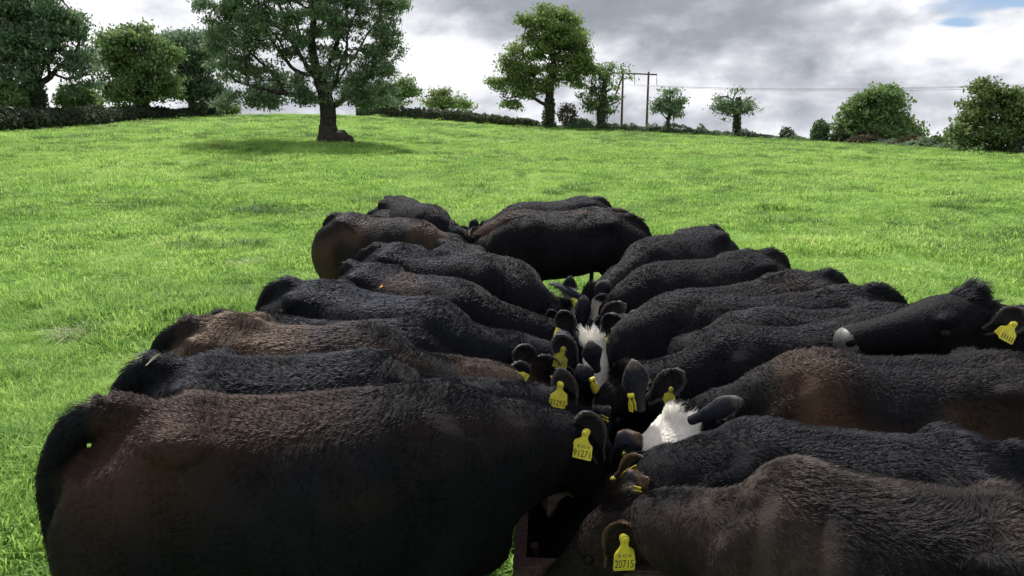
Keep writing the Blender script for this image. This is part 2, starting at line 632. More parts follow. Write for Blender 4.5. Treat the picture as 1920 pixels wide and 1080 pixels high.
def build_grass():
    tufts = [tuft_mesh("tuft", 90, .18, .035, .105, .0065, .95, M_grass, 100 + k) for k in range(4)]
    wide = [tuft_mesh("sward", 190, .55, .03, .08, .011, 1.0, M_grass, 140 + k) for k in range(4)]
    P, RT, S, I = [], [], [], []

    def put(n, r0, r1, a0, a1, lo, hi, base, cnt, hs=1.0, patch=False):
        x, y, r = polar_pts(n, r0, r1, a0, a1)
        z = terrain(x, y)
        s = rng.uniform(lo, hi, n)
        pn = fbm(np.stack([x * 1.1, y * 1.1, 0 * x], -1), 31, 2)
        s = s * (0.65 + .9 * np.clip((pn - .38) * 3, 0, 1))
        P.append(np.stack([x, y, z], -1))
        RT.append(np.stack([rng.normal(0, .1, n), rng.normal(0, .1, n), rng.uniform(0, 2 * PI, n)], -1))
        S.append(np.stack([s, s, s * hs * rng.uniform(.75, 1.25, n)], -1))
        I.append(base + rng.integers(0, cnt, n))
    put(2600, .6, 3.2, -180, 180, .8, 1.1, 0, 4)
    put(5200, 3.0, 6.5, -58, 58, .8, 1.2, 0, 4)
    put(6500, 6.5, 11, -50, 50, .9, 1.4, 0, 4)
    put(9000, 11, 22, -48, 48, .7, 1.2, 4, 4)
    put(20000, 22, 50, -46, 46, .9, 1.5, 4, 4)
    put(26000, 50, 126, -46, 46, 1.3, 2.4, 4, 4, .75)
    scatter("grass", tufts + wide, np.concatenate(P), np.concatenate(RT), np.concatenate(S), np.concatenate(I))

    # coarse dark tussocks, thickest on bumps
    tus = [tuft_mesh("tussock", 130, .22, .10, .26, .009, .8, M_tussock, 180 + k) for k in range(3)]
    n = 15000
    x, y, r = polar_pts(n, 5, 112, -46, 46)
    keep = fbm(np.stack([x * .35, y * .35, 0 * x], -1), 77, 2) + .35 * rng.uniform(size=n) - .2 > .47
    x, y, r = x[keep], y[keep], r[keep]
    n = len(x)
    s = rng.uniform(.5, 1.15, n) * (1 + r / 90)
    scatter("coarse_grass", tus, np.stack([x, y, terrain(x, y)], -1),
            np.stack([0 * x, 0 * x, rng.uniform(0, 6.3, n)], -1), np.stack([s * 1.3, s * 1.3, s * rng.uniform(.5, 1.0, n)], -1), rng.integers(0, 3, n))

    # bleached dead grass
    dry = [tuft_mesh("dry", 60, .14, .08, .2, .004, 1.5, M_straw, 200 + k) for k in range(2)]
    spots = [(150, 625), (170, 632), (135, 632), (185, 622), (480, 497), (440, 505), (20, 690), (120, 330)]
    pts = [at_z(px, py, .02) + np.array([dx, dy, 0]) for px, py in spots for dx, dy in rng.normal(0, .05, (2, 2))]
    x = np.array([p[0] for p in pts])
    y = np.array([p[1] for p in pts])
    xx, yy, _ = polar_pts(260, 4, 40, -46, 46)
    n0 = len(x)
    x, y = np.concatenate([x, xx]), np.concatenate([y, yy])
    n = len(x)
    s = np.concatenate([rng.uniform(.7, 1.0, n0), rng.uniform(.25, .6, n - n0)])
    scatter("dead_grass", dry, np.stack([x, y, terrain(x, y)], -1), np.stack([0 * x, 0 * x, rng.uniform(0, 6.3, n)], -1),
            np.stack([s, s, s], -1), rng.integers(0, 2, n))


# ------------------------------------------------------------------ trees
def leaf_quads(cent, size, r, droop=.3, aspect=.5, flat=0.0):
    """one leaf-shaped quad (bent rhombus) per centre, random directions"""
    n = len(cent)
    d = r.normal(size=(n, 3))
    d[:, 2] = d[:, 2] * (1 - flat) - droop
    d = unit(d)
    up = unit(r.normal(size=(n, 3)) * .8 + np.array([0, 0, .9]))
    sd_ = unit(np.cross(d, up))
    sz = size * np.clip(r.lognormal(-.05, .38, n), .35, 2.0)[:, None]
    a = cent - d * sz * .5
    b = cent + sd_ * sz * aspect * .5
    c = cent + d * sz * .5 - np.array([0, 0, 1]) * sz * .08
    e = cent - sd_ * sz * aspect * .5
    v = np.stack([a, b, c, e], 1).reshape(-1, 3)
    f = np.arange(4 * n).reshape(-1, 4)
    return v, f


def foliage_mesh(name, cent, size, mat, r, droop=.3, aspect=.5):
    v, f = leaf_quads(cent, size, r, droop, aspect)
    me = mesh_from(name, v, f, [mat], smooth=False)
    at = me.attributes.new("blade", "FLOAT", "POINT")
    at.data.foreach_set("value", np.repeat(r.uniform(size=len(cent)), 4).astype(np.float32))
    return me


def grow(blobs, base, fork, n_att, step, r, n_fork=1, kill=1.4, reach=9.0):
    """space colonisation: branches grow from the trunk top into the crown blobs"""
    vol = np.array([b[3] * b[4] * b[5] for b in blobs])
    cnt = np.maximum(8, (n_att * vol / vol.sum())).astype(int)
    att = []
    for b, k in zip(blobs, cnt):
        u = unit(r.normal(size=(k, 3))) * (r.uniform(.15, 1, (k, 1)) ** (1 / 2.4))
        att.append(np.array(b[:3]) + u * np.array(b[3:6]))
    att = np.concatenate(att)
    leaf_at = att.copy()
    nodes = [np.array(base, float)]
    par = [-1]
    H = fork - base[2]
    k = max(2, int(H / step))
    for i in range(1, k + 1):
        p = nodes[-1] + np.array([r.normal(0, .03), r.normal(0, .03), H / k])
        nodes.append(p)
        par.append(len(nodes) - 2)
    alive = np.ones(len(att), bool)
    for it in range(120):
        if not alive.any():
            break
        A = att[alive]
        Nn = np.array(nodes)
        st = max(0, k - 1)
        D = np.linalg.norm(A[:, None] - Nn[None, st:], axis=2)
        near = D.argmin(1) + st
        dist = D.min(1)
        use = dist < reach * step * (4 if it < 12 else 1)
        if not use.any():
            break
        new = []
        for q in np.unique(near[use]):
            dv = unit(A[use & (near == q)] - Nn[q]).sum(0)
            dv = unit(dv) + r.normal(0, .12, 3)
            pd = unit(Nn[q] - Nn[par[q]]) if par[q] >= 0 else np.array([0, 0, 1.])
            dv = unit(dv + .35 * pd)
            new.append((q, Nn[q] + dv * step))
        for q, p in new:
            nodes.append(p)
            par.append(q)
        Nn = np.array([p for _, p in new])
        D = np.linalg.norm(att[:, None] - Nn[None], axis=2).min(1)
        alive &= D > kill * step
    return np.array(nodes), np.array(par), leaf_at


def tree_mesh(nodes, par, r_trunk, twig, name, mat, flare=1.6, expo=2.3, k=6):
    n = len(nodes)
    ch = np.zeros(n, int)
    rad = np.zeros(n)
    for i in range(n - 1, -1, -1):
        if rad[i] == 0:
            rad[i] = twig ** expo
        if par[i] >= 0:
            rad[par[i]] += rad[i]
    rad = rad ** (1 / expo)
    rad = rad / rad[0] * r_trunk
    rad = np.maximum(rad, twig)
    zmin = nodes[0][2]
    fl = 1 + (flare - 1) * np.clip(1 - (nodes[:, 2] - zmin) / (r_trunk * 3.2), 0, 1) ** 2
    rad = rad * fl
    V, F = [], []
    an = np.arange(k) * 2 * PI / k
    for i in range(n):
        if par[i] < 0:
            continue
        a, b = nodes[par[i]], nodes[i]
        d = unit(b - a)
        s = unit(np.cross(d, (.3, .9, .2)))
        u = np.cross(s, d)
        ra = min(rad[par[i]], rad[i] * 1.25)
        n0 = len(V) * 2 * k
        ring = np.outer(np.cos(an), s) + np.outer(np.sin(an), u)
        V.append(np.concatenate([a + ring * ra, b + d * rad[i] * .3 + ring * rad[i]]))
        for j in range(k):
            F.append((n0 + j, n0 + (j + 1) % k, n0 + k + (j + 1) % k, n0 + k + j))
    return mesh_from(name, np.concatenate(V), np.array(F), [mat]), rad


def make_tree(name, label, cat, px, py, D, blobs_px, trunk_px, fork_py, mat, nleaf, leaf, seed, n_att=420, step_px=9, bark=None,
              twig=.012, group=None, spray=.55, sub=1.5, per=14, droop=.35, ivy=None, flare=1.6, depth_k=.9, sink=1.2, aspect=.5, inner=.25, clump=1.0, expo=2.0, sat=2):
    r = np.random.default_rng(seed)
    base = at_dist(px, py, D)
    m = depth_of(base) / FPX
    root = thing(name, tuple(base), label, cat, group)

    def loc(x, y):
        return np.array([(x - px) * m, 0, (py - y) * m])
    blobs = []
    for (x, y, rx, ry) in blobs_px:
        c = loc(x, y)
        c[1] = r.uniform(-.25, .25) * rx * m
        blobs.append((*c, rx * m, rx * m * depth_k, ry * m))
    for b in list(blobs):
        if b[3] > 14 * m:
            for _ in range(sat):
                a, q = r.uniform(-.3, PI + .3), r.uniform(.26, .42)
                blobs.append((b[0] + math.cos(a) * b[3] * .92, b[1] + r.normal(0, .4) * b[3], b[2] + math.sin(a) * b[5] * .92, b[3] * q, b[3] * q, b[5] * q))
    fork = (py - fork_py) * m
    nodes, par, att = grow(blobs, (0, 0, -sink), fork, n_att, step_px * m, r)
    me, rad = tree_mesh(nodes, par, trunk_px * m * .5, twig, "trunk", bark or M_bark, flare, expo)
    link("trunk", me, root)
    # leaf sprays round the thin ends
    kids = np.bincount(par[par >= 0], minlength=len(nodes))
    tips = nodes[(kids == 0)]
    thin = nodes[(rad < np.quantile(rad, inner + .3)) & (nodes[:, 2] > fork * .8)]
    src = np.concatenate([tips, tips, thin, att, att])
    ns = max(1, nleaf // per)
    nb = max(1, ns // 9)
    big = src[r.integers(0, len(src), nb)]
    c0 = (big[:, None] + r.normal(0, 1, (nb, 9, 3)) * step_px * m * np.array([.75, .75, .40]) * clump).reshape(-1, 3)
    ns = len(c0)
    cent = (c0[:, None] + r.normal(0, 1, (ns, per, 3)) * np.array([spray, spray, spray * .55])).reshape(-1, 3)
    crown = link("crown", foliage_mesh("crown", cent, leaf, mat, r, droop, aspect), root)
    if ivy:
        z0, z1, rr, cnt = ivy
        t = r.uniform(0, 1, cnt)
        a = r.uniform(0, 2 * PI, cnt)
        z = (z0 + (z1 - z0) * t) * m
        q = rr * m * (1 - .35 * t) * np.sqrt(r.uniform(.3, 1, cnt))
        c = np.stack([q * np.cos(a), q * np.sin(a), z], -1)
        link("ivy", foliage_mesh("ivy", c, leaf * .7, M_leaf_ivy, r, .5, .8), root)
    return root


M_leaf_ash = make_leaf_mat("ash_leaves", (0.075, 0.128, 0.075), (0.202, 0.284, 0.158), .36)
M_leaf_dark = make_leaf_mat("dark_leaves", (0.069, 0.120, 0.075), (0.171, 0.253, 0.143), .34)
M_leaf_mid = make_leaf_mat("green_leaves", (0.076, 0.137, 0.053), (0.189, 0.284, 0.099), .36)
M_leaf_bright = make_leaf_mat("fresh_leaves", (0.086, 0.150, 0.047), (0.215, 0.299, 0.098), .38)
M_leaf_ivy = make_leaf_mat("ivy_leaves", (0.039, 0.075, 0.034), (0.094, 0.156, 0.058), .25)
M_leaf_hedge = make_leaf_mat("hedge_leaves", (0.027, 0.040, 0.025), (0.066, 0.088, 0.048), .25)
M_leaf_hedge2 = make_leaf_mat("olive_hedge_leaves", (0.055, 0.072, 0.044), (0.156, 0.189, 0.104), .28)
M_leaf_red = make_leaf_mat("reddish_leaves", (0.060, 0.052, 0.032), (0.130, 0.118, 0.066), .25)
M_leaf_yel = make_leaf_mat("yellowing_leaves", (0.066, 0.112, 0.044), (0.175, 0.240, 0.085), .3)


def build_trees():
    make_tree("ash_tree", "tall spreading ash with a thick bare trunk standing alone in the open field", "tree", 620, 260, 45,
              [(575, 50, 120, 75), (470, 75, 70, 60), (690, 55, 62, 72), (495, 160, 70, 42), (690, 152, 62, 50), (605, 168, 70, 36),
               (560, -50, 150, 55), (430, 40, 40, 38), (660, -40, 80, 50), (455, 190, 40, 24), (735, 30, 28, 30), (540, 190, 60, 20), (660, 190, 70, 20), (712, 115, 46, 60), (430, 120, 40, 50), (700, 175, 50, 24)], 33, 205, M_leaf_ash, 122000, .165, 3,
              n_att=1000, step_px=8.5, twig=.022, spray=.17, per=11, flare=1.95, inner=.4, sink=.5, aspect=.42, expo=1.72, clump=1.0)
    ash = [o for o in bpy.data.objects if o.get('label', '').startswith('tall spreading ash')][0]
    mb = MB()
    mb.ball((.55, -.15, .05), (.55, .45, .40))
    mb.ball((.95, -.1, -.05), (.45, .35, .24))
    v, f = mb.arr()
    v = v + (fbm(v * 3.0, 5, 3)[:, None] - .5) * .3
    link('root_burr', mesh_from('root_burr', v, f, [M_bark]), ash)
    make_tree("oak_tree", "very large dark tree at the left edge rising behind the hedge", "tree", 70, 236, 84,
              [(70, 55, 95, 62), (5, 25, 90, 60), (115, 95, 62, 50), (60, 145, 55, 45), (150, 150, 34, 34), (-20, 130, 60, 55), (70, 10, 80, 40)],
              34, 165, M_leaf_dark, 48000, .32, 4, n_att=520, spray=.42, ivy=(0, 75, 30, 1500))
    make_tree("sycamore_tree", "yellowish green tree behind the hedge between the huge left tree and its darker neighbour", "tree", 268, 228, 100,
              [(262, 105, 58, 50), (232, 92, 34, 36), (292, 150, 50, 42), (218, 155, 30, 40), (262, 175, 52, 28)], 26, 170, M_leaf_mid, 30000, .34, 5,
              spray=.45, ivy=(0, 60, 20, 900))
    make_tree("sycamore_tree", "darker green tree behind the hedge just left of the big ash", "tree", 362, 221, 108,
              [(362, 98, 48, 40), (392, 135, 30, 42), (340, 150, 36, 40), (390, 178, 30, 24)], 15, 190, M_leaf_dark, 25000, .34, 6, bark=M_bark_pale, spray=.45)
    make_tree("bushy_tree", "loose green tree peeping out at the right of the big ash crown", "tree", 742, 222, 124,
              [(742, 182, 32, 28), (715, 190, 26, 24), (765, 170, 16, 16)], 8, 208, M_leaf_mid, 6500, .38, 7, n_att=150, spray=.5)
    make_tree("bushy_tree", "low rounded tree above the middle of the long olive hedge", "tree", 832, 232, 130,
              [(828, 190, 32, 17), (855, 200, 26, 12), (805, 192, 15, 14)], 8, 215, M_leaf_bright, 4200, .36, 8, n_att=150, spray=.4)
    make_tree("sycamore_tree", "big round crowned tree standing left of the twin power poles", "tree", 1029, 242, 114,
              [(1035, 68, 58, 40), (1062, 108, 44, 50), (985, 118, 40, 44), (958, 178, 32, 26), (1082, 132, 28, 38), (1000, 158, 36, 26), (1015, 45, 35, 20), (940, 165, 20, 18)],
              17, 190, M_leaf_bright, 40000, .36, 9, n_att=700, spray=.40, ivy=(0, 55, 16, 900))
    make_tree("ivy_tree", "thin half bare tree wrapped in ivy beside the left power pole", "tree", 1128, 248, 112,
              [(1125, 165, 22, 36), (1108, 198, 20, 20), (1150, 150, 20, 26), (1140, 200, 18, 20)], 14, 205, M_leaf_mid, 3800, .34, 10, n_att=220, bark=M_bark_pale,
              spray=.38, ivy=(0, 105, 12, 1500), twig=.02)
    make_tree("small_tree", "slim small tree just right of the twin power poles", "tree", 1253, 253, 108,
              [(1250, 182, 15, 16), (1262, 200, 15, 13), (1240, 205, 16, 14), (1252, 215, 18, 9)], 7, 225, M_leaf_ash, 3400, .34, 11, n_att=140, spray=.32)
    make_tree("small_tree", "small sparse tree with an ivy covered stem in the gap right of the poles", "tree", 1380, 259, 103,
              [(1375, 180, 14, 14), (1400, 190, 14, 16), (1348, 196, 18, 13), (1372, 205, 20, 14)], 8, 225, M_leaf_ash, 3000, .30, 12, n_att=200, spray=.36,
              ivy=(0, 75, 9, 1300), twig=.02)
    make_tree("domed_tree", "broad dome shaped dense tree in the hedge line on the right", "tree", 1640, 272, 96,
              [(1640, 212, 56, 38), (1592, 236, 30, 26), (1690, 238, 30, 24), (1640, 186, 40, 20), (1640, 248, 65, 16), (1710, 250, 18, 16)], 18, 245, M_leaf_mid,
              30000, .32, 13, spray=.36, sat=0)
    make_tree("hawthorn_tree", "wide bushy hawthorn at the right edge with yellowing outer leaves", "tree", 1875, 286, 76,
              [(1870, 215, 55, 42), (1822, 242, 32, 26), (1905, 188, 42, 26), (1865, 255, 78, 22), (1850, 180, 20, 22), (1930, 230, 50, 50)], 16, 262, M_leaf_yel,
              26000, .28, 14, spray=.34)

    def shrub(label, x, y, rx, ry, D, mat, n, leaf, seed, name="shrub"):
        r = np.random.default_rng(seed)
        b = at_dist(x, y + ry, D)
        m = depth_of(b) / FPX
        root = thing(name, tuple(b), label, "shrub", "shrubs along the far field edge")
        nodes, par, att = grow([(0, 0, ry * m, rx * m, rx * m * .7, ry * m)], (0, 0, -.8), .15, 60, max(.2, ry * m * .22), r)
        me, rad = tree_mesh(nodes, par, .09, .012, "stem", M_bark, 1.2, k=5)
        link("stem", me, root)
        u = unit(r.normal(size=(n, 3))) * r.uniform(.2, 1, (n, 1)) ** .5
        lump = .5 + .75 * fbm(u * 2.4 + seed, seed, 3)[:, None]
        c = np.array([0, 0, ry * m * .95]) + u * lump * np.array([rx, rx * .7, ry * 1.05]) * m
        c[:, 2] = np.maximum(c[:, 2], -.2)
        link("foliage", foliage_mesh("foliage", c, leaf, mat, r, .1, .6), root)

    for k, a in enumerate([
        ("dark upright bush on the skyline at the left foot of the domed tree", 1536, 246, 20, 24, 96, M_leaf_ash, 2600, .26),
        ("olive bush between the dark upright bush and the domed tree", 1575, 256, 22, 15, 94, M_leaf_hedge2, 1800, .26),
        ("wispy grey green bush alone on the skyline left of the domed tree", 1474, 252, 18, 15, 99, M_leaf_hedge2, 900, .24),
        ("rusty brown bush below the domed tree", 1628, 264, 44, 13, 92, M_leaf_red, 3000, .26),
        ("reddish olive bush under the right side of the domed tree", 1708, 266, 28, 15, 89, M_leaf_red, 2200, .26),
        ("green bush between the reddish bush and the right edge hawthorn", 1752, 268, 24, 14, 86, M_leaf_mid, 2000, .26),
        ("low bush at the left foot of the right edge hawthorn", 1792, 276, 30, 8, 83, M_leaf_hedge2, 1400, .26),
        ("reddish half bare bush under the big round tree", 1064, 214, 24, 24, 112, M_leaf_red, 1500, .26),
        ("dark bush between the big round tree and the ivy tree", 1085, 233, 34, 12, 112, M_leaf_ash, 2200, .28),
        ("leafy green bush behind the left hedge below the huge tree", 150, 185, 48, 34, 90, M_leaf_mid, 4200, .30),
        ("leafy green bush at the far left behind the hedge", 20, 185, 40, 36, 82, M_leaf_mid, 4200, .30),
        ("pale leafed bush at the right end of the left hedge", 430, 205, 26, 12, 116, M_leaf_bright, 1500, .28),
        ("dark bush at the foot of the tree left of the ash", 385, 205, 26, 14, 110, M_leaf_hedge, 1800, .30)]):
        shrub(*a, seed=60 + k)

    def hedge(label, pts, mat, n, leaf, seed, half, name="hedge", rag=.25):
        r = np.random.default_rng(seed)
        B, Hh = [], []
        for (x, yb, yt, D) in pts:
            b = at_dist(x, yb, D)
            B.append(b)
            Hh.append((yb - yt) * depth_of(b) / FPX)
        B, Hh = np.array(B), np.array(Hh)
        mid = B.mean(0)
        root = thing(name, tuple(mid), label, "hedge")
        Q = cat_rom(np.column_stack([B - mid, Hh]), 60)
        mb = MB()
        q = Q[:, :3].copy()
        jit = 1 + .18 * np.sin(np.arange(60) * 1.7 + seed) + .1 * np.sin(np.arange(60) * 4.1)
        q[:, 2] += Q[:, 3] * .38
        mb.tube(q, Q[:, 3] * .40 * jit, half * .62 * jit, k=10)
        link("stem_thicket", mb.mesh("stem_thicket", [M_bark]), root)
        t = r.uniform(0, 59, n)
        i = np.minimum(t.astype(int), 58)
        f = (t - i)[:, None]
        c = Q[i] * (1 - f) + Q[i + 1] * f
        d = unit(Q[np.minimum(i + 1, 59), :3] - Q[i, :3])
        sd_ = unit(np.cross(d, (0, 0, 1)))
        a = r.uniform(-.15 * PI, 1.15 * PI, n)
        rr = r.uniform(.72, 1.08, n) * (1 + .25 * (vnoise(np.stack([t * .9, a, 0 * t], -1), seed) - .5)) * (1 + .2 * (vnoise(np.stack([t * 3.1, a * 2, 0 * t], -1), seed + 5) - .5))
        hh = c[:, 3] * (1 + rag * 1.6 * (fbm(np.stack([t * 1.3, 0 * t, 0 * t], -1), seed + 9, 3) - .5))
        p = c[:, :3] + sd_ * (np.cos(a) * half * rr)[:, None] + np.array([0, 0, 1]) * (hh * .45 + np.sin(a) * hh * .55 * rr)[:, None]
        link("foliage", foliage_mesh("foliage", p, leaf, mat, r, .1, .6), root)

    hedge("long dark trimmed hedge along the left field edge", [(-160, 256, 212, 66), (0, 250, 208, 71), (130, 242, 206, 81), (250, 230, 202, 96), (345, 223, 206, 106), (400, 219, 208, 113)],
          M_leaf_hedge, 46000, .26, 91, 1.3)
    hedge("long olive hedge along the crest right of the big ash", [(668, 220, 202, 122), (750, 225, 203, 122), (830, 231, 206, 121), (900, 237, 214, 119), (960, 241, 221, 117), (1010, 243, 228, 116)],
          M_leaf_hedge2, 20000, .24, 92, 1.0)


    hedge("low ragged dark scrub hedge along the skyline from the twin poles to the domed tree",
          [(1000, 242, 234, 116), (1080, 246, 230, 113), (1150, 248, 236, 111), (1210, 252, 232, 109), (1300, 256, 240, 106), (1350, 259, 246, 104),
           (1420, 263, 248, 101), (1500, 267, 259, 98), (1600, 272, 256, 94), (1700, 279, 262, 88), (1790, 284, 268, 83), (1880, 289, 272, 77), (1990, 294, 276, 72)], M_leaf_ash, 22000, .22, 93, .9, rag=1.0)


# ------------------------------------------------------------------ power poles and wires
def build_poles():
    D = 135
    a, b = at_dist(1165, 246, D), at_dist(1212, 250, D)
    m = depth_of(a) / FPX
    base = (a + b) / 2
    root = thing("power_poles", tuple(base), "twin brown wooden power poles joined by a crossarm on the skyline", "power pole")
    for p, top in ((a, 136), (b, 139)):
        h = (248 - top) * m
        mb = MB()
        q = p - base
        mb.tube([(q[0], q[1], -1.5), (q[0], q[1], h)], [.22, .16], k=10)
        link("pole", mb.mesh("pole", [M_pole]), root)
    mb = MB()
    l, r_ = at_dist(1148, 136.5, D) - base, at_dist(1232, 140, D) - base
    mb.box((l + r_) / 2, (np.linalg.norm(r_ - l) / 2, .12, .11), axes=[unit(r_ - l), (0, 1, 0), (0, 0, 1)])
    link("crossarm", mb.mesh("crossarm", [M_pole], False), root)
    ends = []
    for x, y0 in ((1150, 138), (1190, 139), (1231.5, 140.5)):
        p0, p1 = at_dist(x, y0, D) - base, at_dist(x, y0 + 20, D) - base
        mb = MB()
        mb.tube([p0, p1], [.035, .035], k=6)
        for k in range(6):
            c = p0 + (p1 - p0) * (.35 + .1 * k)
            mb.tube([c - [0, 0, .03], c + [0, 0, .03]], [.09, .09], k=8)
        link("insulator_string", mb.mesh("insulator_string", [M_metal]), root)
        ends.append(p1 + base)
    far = [(2300, 150.5), (2300, 146.0), (2300, 143.0)]
    for k, (e, (x, y), nm) in enumerate(zip(ends, far, ("lowest", "middle", "topmost"))):
        q = at_dist(x, y, 100)
        t = np.linspace(0, 1, 24)[:, None]
        pts = e * (1 - t) + q * t
        pts[:, 2] -= (4 * t * (1 - t))[:, 0] * (1.0 - .12 * k)
        o = thing("power_wire", tuple(e), f"{nm} of the three thin wires running right from the twin poles", "wire", "wires from the power poles")
        mb = MB()
        mb.tube(pts - e, np.full(24, .022), k=5)
        link("cable", mb.mesh("cable", [M_wire]), o)


# ------------------------------------------------------------------ cattle
def make_coat_mats():
    m, nt = new_mat("hide")
    at = N(nt, "ShaderNodeAttribute", attribute_name="coat")
    g = N(nt, "ShaderNodeNewGeometry")
    n = tex_noise(nt, g.outputs["Position"], 60, 4, .7)
    col = mixc(nt, math_node(nt, "MULTIPLY", n, .3), at.outputs["Color"], (.005, .005, .006))
    b = principled(nt, col, .72, .10)
    bp = N(nt, "ShaderNodeBump")
    bp.inputs["Strength"].default_value = .5
    bp.inputs["Distance"].default_value = .01
    nt.links.new(n, bp.inputs["Height"])
    nt.links.new(bp.outputs[0], b.inputs["Normal"])
    out_surf(nt, b.outputs[0])
    f, nt = new_mat("coat_hair")
    at = N(nt, "ShaderNodeAttribute", attribute_name="coat")
    h = N(nt, "ShaderNodeBsdfHairPrincipled")
    h.model = "CHIANG"
    h.parametrization = "COLOR"
    nt.links.new(at.outputs["Color"], h.inputs["Color"])
    h.inputs["Roughness"].default_value = .30
    h.inputs["Radial Roughness"].default_value = .55
    h.inputs["IOR"].default_value = 1.36
    d = N(nt, "ShaderNodeBsdfDiffuse")
    nt.links.new(at.outputs["Color"], d.inputs[0])
    mx = N(nt, "ShaderNodeMixShader")
    mx.inputs[0].default_value = .74
    nt.links.new(h.outputs[0], mx.inputs[1])
    nt.links.new(d.outputs[0], mx.inputs[2])
    out_surf(nt, mx.outputs[0])
    return m, f


M_hide, M_hair = make_coat_mats()
M_tag = simple_mat("yellow_plastic", (.44, .38, .03), (.66, .60, .05), 22, .45, .4)
M_tag_dirty = simple_mat("soiled_yellow_plastic", (.12, .11, .012), (.40, .36, .03), 40, .6, .3)
M_ink = simple_mat("black_ink", (.012, .012, .012), (.02, .02, .02), 5, .6, .2)
M_eye = simple_mat("eyeball", (.008, .007, .007), (.010, .008, .007), 20, .45, .10)
M_muzzle = simple_mat("muzzle_skin", (.035, .036, .040), (.10, .10, .11), 18, .28, .5)
M_muzzle_pale = simple_mat("pale_muzzle_skin", (.045, .045, .047), (.15, .148, .145), 26, .5, .3)
M_hole = simple_mat("nostril", (.004, .004, .004), (.008, .008, .008), 5, .7, .1)

_font_cache = {}


def text_geo(body, size):
    cu = bpy.data.curves.new("text", "FONT")
    cu.body = body
    cu.size = size
    cu.align_x = "CENTER"
    cu.align_y = "CENTER"
    cu.resolution_u = 3
    o = bpy.data.objects.new("text", cu)
    COL.objects.link(o)
    dg = bpy.context.evaluated_depsgraph_get()
    me = bpy.data.meshes.new_from_object(o.evaluated_get(dg))
    v = np.array([tuple(q.co) for q in me.vertices]).reshape(-1, 3)
    f = [tuple(p.vertices) for p in me.polygons]
    bpy.data.objects.remove(o)
    bpy.data.curves.remove(cu)
    bpy.data.meshes.remove(me)
    return v, f


def tag_mesh(pin, down, nrm, size, text=None, small=None, dirty=False, marks=0, double=True):
    """yellow flag ear tag hanging from its pin; down, nrm give its plane"""
    down = unit(down)
    nrm = unit(nrm - down * np.dot(nrm, down))
    right = np.cross(-down, nrm)
    right = unit(right)
    prof = [(.06, -.15), (.125, -.10), (.15, .0), (.125, .10), (.12, .22), (.20, .34), (.33, .45), (.355, .50), (.375, .95), (.34, 1.0)]
    out = [(-a, b) for a, b in prof] + [(a, b) for a, b in prof[::-1]]
    V, F, MI = [], [], []

    def plate(off, rot, k=1.0, th=.0022):
        c, s = math.cos(rot), math.sin(rot)
        n0 = len(V)
        for side in (0, 1):
            for a, b in out:
                a2, b2 = a * c - b * s, a * s + b * c
                bow = .05 * (b2 ** 2)
                V.append(pin + right * a2 * size * k + down * b2 * size * k + nrm * (off + (th if side == 0 else -th) * .5 + bow * size * .6))
        n = len(out)
        F.append(tuple(n0 + i for i in range(n)))
        F.append(tuple(n0 + n + i for i in range(n - 1, -1, -1)))
        for i in range(n):
            j = (i + 1) % n
            F.append((n0 + i, n0 + n + i, n0 + n + j, n0 + j))
        MI.extend([0] * (n + 2))
    plate(0, 0)
    if double:
        plate(-.016, rng.uniform(-.3, .3), .92)
    for off in (.004,):
        mb = MB()
        mb.tube([pin - nrm * .018, pin + nrm * off, pin + nrm * (off + .003)], [.009, .010, .006], k=10)
        v, f = mb.arr()
        n0 = len(V)
        V.extend(v)
        F.extend([tuple(a + n0 for a in q) for q in f])
        MI.extend([0] * len(f))

    def put_text(body, sz, at):
        v, f = text_geo(body, sz)
        v = v * np.array([min(1.0, .66 * size / max(1e-6, np.ptp(v[:, 0]))), 1.0, 1.0])
        n0 = len(V)
        for q in v:
            b2 = at - q[1] / size
            V.append(pin + right * q[0] + down * (at * size - q[1]) + nrm * (.0018 + .05 * b2 ** 2 * size * .6))
        F.extend([tuple(a + n0 for a in q) for q in f])
        MI.extend([1] * len(f))
    if text:
        put_text(text, size * .36, .80)
    if small:
        put_text(small, size * .16, .53)
    for k in range(marks):                       # worn print too small to read
        a0 = -.26 + .52 * k / max(1, marks - 1)
        n0 = len(V)
        for a, b in ((-.02, .66), (.02, .66), (.02, .9), (-.02, .9)):
            V.append(pin + right * (a0 + a) * size + down * b * size + nrm * (.0018 + .05 * b ** 2 * size * .6))
        F.append((n0, n0 + 1, n0 + 2, n0 + 3))
        MI.append(1)
    return mesh_from("ear_tag", np.array(V), F, [M_tag_dirty if dirty else M_tag, M_ink], False, MI)


